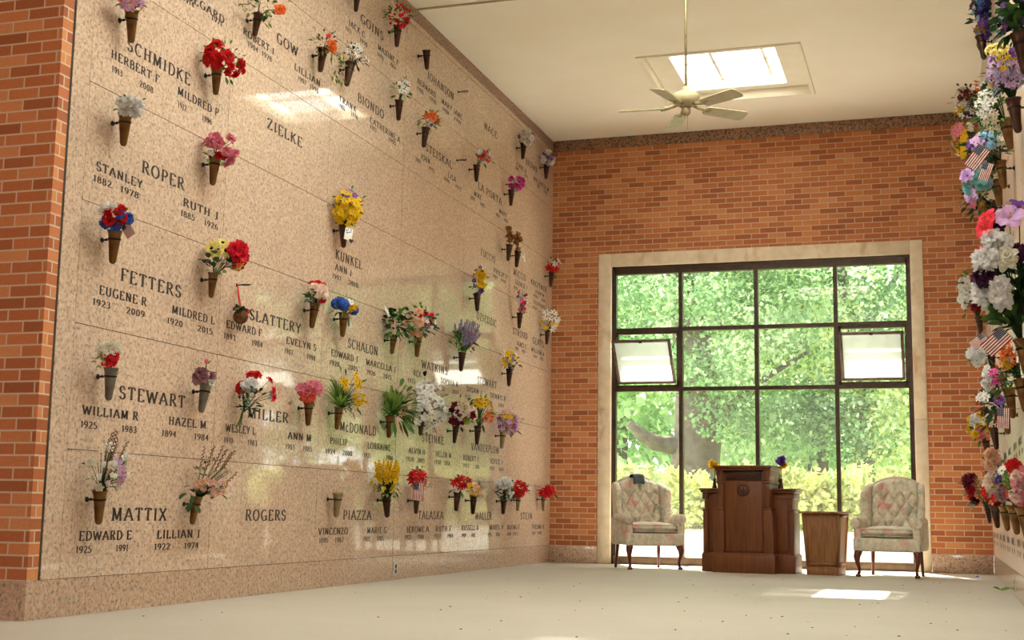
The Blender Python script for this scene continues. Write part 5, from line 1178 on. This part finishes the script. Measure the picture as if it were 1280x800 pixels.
# ------------------------------------------------------------------ vases and flowers on the right wall
GR, GQ = 'cone vases on the right granite wall', 'bouquets on the right granite wall'
RV = [
 ((1226, 45), (1226, 82), DK, (1212, -14, 1252, 52), 'blue and violet pansies hanging at the upper right', [('small', 'violet', 9, 6.5, (1218, 0, 1252, 48)), ('small', 'blue', 7, 6, (1218, -10, 1250, 30)), ('small', 'purple', 5, 7, (1222, 20, 1250, 52)), ('small', 'paleblue', 4, 5), ('small', 'gold', 5, 4.5, (1216, 30, 1236, 48))], ('dark', 30, 11, 6)),
 ((1274.5, 42), (1279, 96), DK, (1246, -20, 1290, 46), 'big dark leaves at the top right corner', [('small', 'purple', 3, 6), ('small', 'paleblue', 3, 6, (1242, 20, 1262, 44))], [('dark', 60, 18, 12), ('green', 20, 18, 13, (1256, 10, 1286, 36))]),
 ((1266, 124), (1266.6, 168), DK, (1229, 53, 1284, 122), 'lilac sprays and yellow roses below the top leaves', [('rose', 'paleyellow', 5, 6.5, (1230, 54, 1264, 72)), ('small', 'yellow', 5, 4.5, (1246, 56, 1270, 90)), ('small', 'lilac', 16, 5, (1230, 72, 1282, 112)), ('small', 'lavender', 14, 5, (1232, 74, 1284, 118)), ('small', 'purple', 6, 7, (1260, 56, 1280, 78))], ('dark', 50, 11, 4)),
 ((1219, 128), (1221, 163), DK, (1190, 106, 1222, 150), 'tiny mixed blooms furthest out at upper right', [('small', 'cream', 8, 4.5), ('small', 'burgundy', 6, 4.5, (1196, 110, 1222, 128)), ('small', 'violet', 5, 4.5), ('small', 'yellow', 3, 4, (1190, 130, 1204, 148)), ('small', 'orange', 5, 4.5, (1216, 96, 1226, 152))], ('dark', 20, 8, 4)),
 ((1257, 151), (1263, 189), BZ, (1219, 104, 1256, 168), 'white lilies with pale ferny leaves', [('lily', 'white', 8, 6.5, (1219, 110, 1246, 150)), ('lily', 'cream', 5, 6, (1228, 134, 1252, 166)), ('small', 'lavender', 6, 4.5, (1222, 96, 1254, 124))], ('green', 60, 12, 4)),
 ((1228, 176), (1230, 206), DK, (1187, 148, 1218, 202), 'pink and yellow sprays beside the far brick', [('small', 'pink', 6, 5, (1187, 150, 1206, 174)), ('small', 'yellow', 16, 3.6, (1200, 160, 1210, 200)), ('small', 'gold', 4, 4.2, (1198, 150, 1210, 164)), ('small', 'cream', 4, 4.5, (1206, 152, 1218, 166))], ('green', 14, 8, 3)),
 ((1250, 202), (1256, 235), BZ, (1206, 162, 1258, 206), 'blue roses and lilac blooms above a striped flag', [('rose', 'paleblue', 6, 6, (1222, 162, 1246, 192)), ('small', 'lilac', 6, 5.5, (1206, 170, 1232, 190)), ('small', 'purple', 3, 5, (1206, 174, 1220, 186)), ('lily', 'cream', 3, 5, (1240, 170, 1258, 184))], ('dark', 60, 12, 6)),
 ((1245, 225), (1249, 259), BZ, (1198, 206, 1246, 246), 'teal carnations and one lavender rose', [('carn', 'teal', 4, 7.5, (1214, 206, 1236, 238)), ('rose', 'lilac', 2, 7.5, (1198, 212, 1216, 228)), ('carn', 'paleblue', 2, 7, (1222, 218, 1240, 236))], ('green', 46, 10, 5, (1222, 206, 1246, 240))),
 ((1240, 252), (1243, 280), DK, (1204, 232, 1238, 268), 'small lilac and ochre blooms under the lavender rose', [('small', 'lilac', 7, 5, (1204, 238, 1224, 254)), ('small', 'pink', 4, 4, (1210, 250, 1222, 262)), ('small', 'gold', 6, 4.5, (1222, 250, 1234, 268))], ('dark', 40, 10, 5)),
 ((1277, 424), (1279, 471), BZ, (1216, 253, 1290, 424), 'huge bouquet of white mums with purple and hot pink hibiscus', [('hib', 'lilac', 1, 20, (1240, 252, 1276, 292)), ('hib', 'purple', 2, 17, (1262, 250, 1292, 276)), ('hib', 'hotred', 3, 14, (1222, 264, 1246, 300)), ('carn', 'white', 3, 14, (1228, 288, 1262, 318)), ('carn', 'white', 3, 15, (1217, 306, 1246, 342)), ('rose', 'cream', 2, 13, (1244, 310, 1272, 338)), ('carn', 'plum', 5, 11, (1212, 336, 1250, 362)), ('carn', 'white', 2, 14, (1212, 350, 1236, 382)), ('carn', 'white', 3, 15, (1232, 346, 1270, 388)), ('carn', 'plum', 2, 10, (1264, 300, 1284, 330))], [('dark', 60, 24, 13, (1244, 320, 1288, 412)), ('green', 24, 22, 14, (1246, 380, 1282, 412))]),
 ((1223, 396), (1226, 420), DK, (1196, 338, 1226, 396), 'trailing small white roses against the brick', [('rose', 'white', 8, 5, (1196, 342, 1216, 386)), ('small', 'yellow', 3, 4.5, (1216, 340, 1228, 350)), ('small', 'yellow', 5, 4.5, (1220, 376, 1234, 392)), ('rose', 'burgundy', 2, 5, (1214, 380, 1226, 392))], ('green', 26, 8, 4)),
 ((1238, 440), (1239, 462), DK, (1209, 430, 1236, 458), 'white hydrangea next to the paired flags', [('carn', 'white', 5, 7.5)], ('green', 16, 8, 4)),
 ((1275.7, 474), (1275, 501), BZ, (1244, 424, 1278, 472), 'orange lilies with yellow blooms', [('lily', 'orange', 6, 6.5, (1246, 424, 1276, 462)), ('carn', 'yellow', 3, 6, (1250, 446, 1266, 462)), ('small', 'peach', 5, 5)], ('green', 40, 11, 6, (1252, 452, 1276, 480))),
 ((1260.7, 485), (1267, 523), BZ, (1226, 455, 1260, 492), 'pink striped lilies and white blooms', [('lily', 'magenta', 4, 6.5, (1234, 457, 1256, 484)), ('carn', 'white', 4, 6, (1226, 456, 1242, 490)), ('lily', 'burgundy', 2, 6, (1246, 466, 1258, 480))], ('green', 30, 10, 5, (1240, 468, 1262, 494))),
 ((1255, 510), (1260.7, 538), BZ, (1219, 486, 1258, 522), 'white sprays with violet blooms low on the wall', [('lily', 'white', 6, 5.5, (1220, 488, 1240, 504)), ('small', 'purple', 6, 5, (1242, 492, 1258, 508)), ('small', 'red', 3, 3.4)], ('dark', 50, 10, 5)),
 ((1241.7, 534.6), (1241, 560), DK, (1226, 506, 1248, 536), 'sparse white petals and dark leaves', [('lily', 'cream', 3, 5), ('small', 'red', 3, 3)], ('dark', 24, 10, 5)),
 ((1232, 551), (1232, 573), DK, (1206, 514, 1240, 552), 'yellow roses around a pink carnation', [('rose', 'yellow', 6, 5, (1206, 516, 1238, 548)), ('carn', 'pink', 2, 6, (1214, 534, 1230, 550)), ('rose', 'white', 3, 5, (1212, 516, 1226, 532))], ('green', 26, 8, 4)),
 ((1233.6, 631), (1234, 654), DK, (1202, 590, 1240, 632), 'burgundy mums with dusty green sprigs in the bottom row', [('carn', 'burgundy', 4, 7, (1202, 591, 1220, 608)), ('carn', 'crimson', 2, 5, (1208, 606, 1220, 620)), ('small', 'red', 5, 4, (1226, 604, 1242, 630))], ('grey', 26, 12, 4)),
 ((1243, 632), (1243.5, 660), DK, (1230, 558, 1254, 632), 'tall column of peach dahlias', [('carn', 'peach', 5, 8, (1230, 560, 1250, 590)), ('carn', 'palepink', 5, 8, (1230, 586, 1250, 622)), ('carn', 'hotred', 3, 6, (1238, 616, 1254, 632))], ('green', 14, 8, 4)),
 ((1254.7, 632), (1255, 662), BZ, (1242, 574, 1264, 630), 'white daisy with mauve and violet blooms', [('daisy', 'white', 2, 6, (1246, 582, 1262, 596)), ('small', 'violet', 6, 5, (1244, 592, 1262, 606)), ('carn', 'mauve', 5, 6, (1244, 600, 1264, 628))], ('green', 24, 9, 5)),
 ((1266, 632), (1266.5, 664), BZ, (1252, 572, 1280, 628), 'red and coral blooms over bright leaves', [('carn', 'red', 4, 7, (1256, 574, 1280, 592)), ('carn', 'coral', 4, 7.5, (1262, 580, 1284, 600)), ('small', 'pink', 4, 5, (1260, 614, 1276, 628))], ('light', 40, 9, 5, (1254, 592, 1274, 614))),
 ((1278, 634), (1278.5, 668), BZ, (1262, 584, 1292, 634), 'large pale pink carnations at the right edge', [('carn', 'pink', 6, 10), ('carn', 'palepink', 3, 9)], ('green', 14, 9, 5)),
]
for rim, tip, mt, bb, desc, bl_, lv in RV:
    pr, ax = wall_vase(rim, tip, mt, ' '.join((VN[mt.name]+' cone vase under '+desc).split()[:16]), -1, GR)
    bl_ = [(b[0], b[1], b[2] if b[3] > 9 else int(b[2]*1.5+.5), b[3]*.95)+tuple(b[4:]) for b in bl_]; lv = [(l[0], int(l[1]*1.7))+tuple(l[2:]) for l in (lv if isinstance(lv[0], tuple) else [lv])]
    bouquet(pr, ax, bb, bl_, lv, desc, -1, GQ, xoff=.14)
flag('striped flag hanging among blue roses on the right wall', 1223, 180, 29, RP(8.6), (-.63, -.77), (.73, -.68))
flag('smaller striped flag hanging beneath the blue rose flag', 1229, 202, 22, RP(8.8), (-.35, -.94), (.9, -.3))
flag('larger of two striped flags above the orange lilies', 1250, 408, 34, RP(7.6), (-.73, -.68), (.64, -.77))
flag('smaller of two striped flags beside the white hydrangea', 1228, 415, 21, RP(9.5), (-.8, -.58), (.6, -.8))
flag('little striped flag low among the yellow roses', 1246, 510, 25, RP(9.2), (-.05, -1), (.9, -.15))

# scraps on the floor
p = on_z(1252, 739.5, 0)
o = thing('fallen_leaf', 'bright green leaf fallen on the floor by the right wall', 'leaf', (p.x, p.y, .004)); m = MB()
for k in range(3): leaf_geo(m, (0, 0, .004), (math.cos(k*1.3), math.sin(k*1.3), .5), .09, .045, .2)
m.build('leaf_blade', LEAF['light'], o)
p = on_z(1222, 721.5, .006)
o = thing('fallen_petal', 'tiny blue petal lying on the sunlit floor by the brick', 'petal', (p.x, min(p.y, D-.05), .008)); m = MB(); ringp(m, 4, .03, .03, 20, n=4); m.build('petal_blade', pmat('blue'), o)
db = MB()
for _ in range(90):
    x, y_ = random.uniform(.3, W-.2), random.uniform(6.2, 14.0); db.ball((x, y_, .0015), random.uniform(.003, .009), (1, 1, .3), 6)
dbo = db.build('floor_debris', mottled('dark_crumbs', '#3d342a', '#5b4f40', 30, .9)); dbo['kind'] = 'stuff'; dbo['label'] = 'dark crumbs scattered over the pale floor'
# ------------------------------------------------------------------ light
w = bpy.data.worlds.new('sky'); SC.world = w; w.use_nodes = True
bg = w.node_tree.nodes['Background']; bg.inputs[0].default_value = (.96, .98, 1.0, 1); bg.inputs[1].default_value = 3.0
sd = bpy.data.lights.new('sun', 'SUN'); sd.energy = 18; sd.angle = R(.6); sd.color = (1, .95, .86)
so = bpy.data.objects.new('sun', sd); COL.objects.link(so); so.location = (0, 20, 20)
so.rotation_euler = Vector((1.25, -2.9, -5.5)).to_track_quat('-Z', 'Y').to_euler()
vs = SC.view_settings; vs.view_transform = 'Standard'; vs.look = 'None'; vs.gamma = 1; vs.use_curve_mapping = False; vs.exposure = 0.9
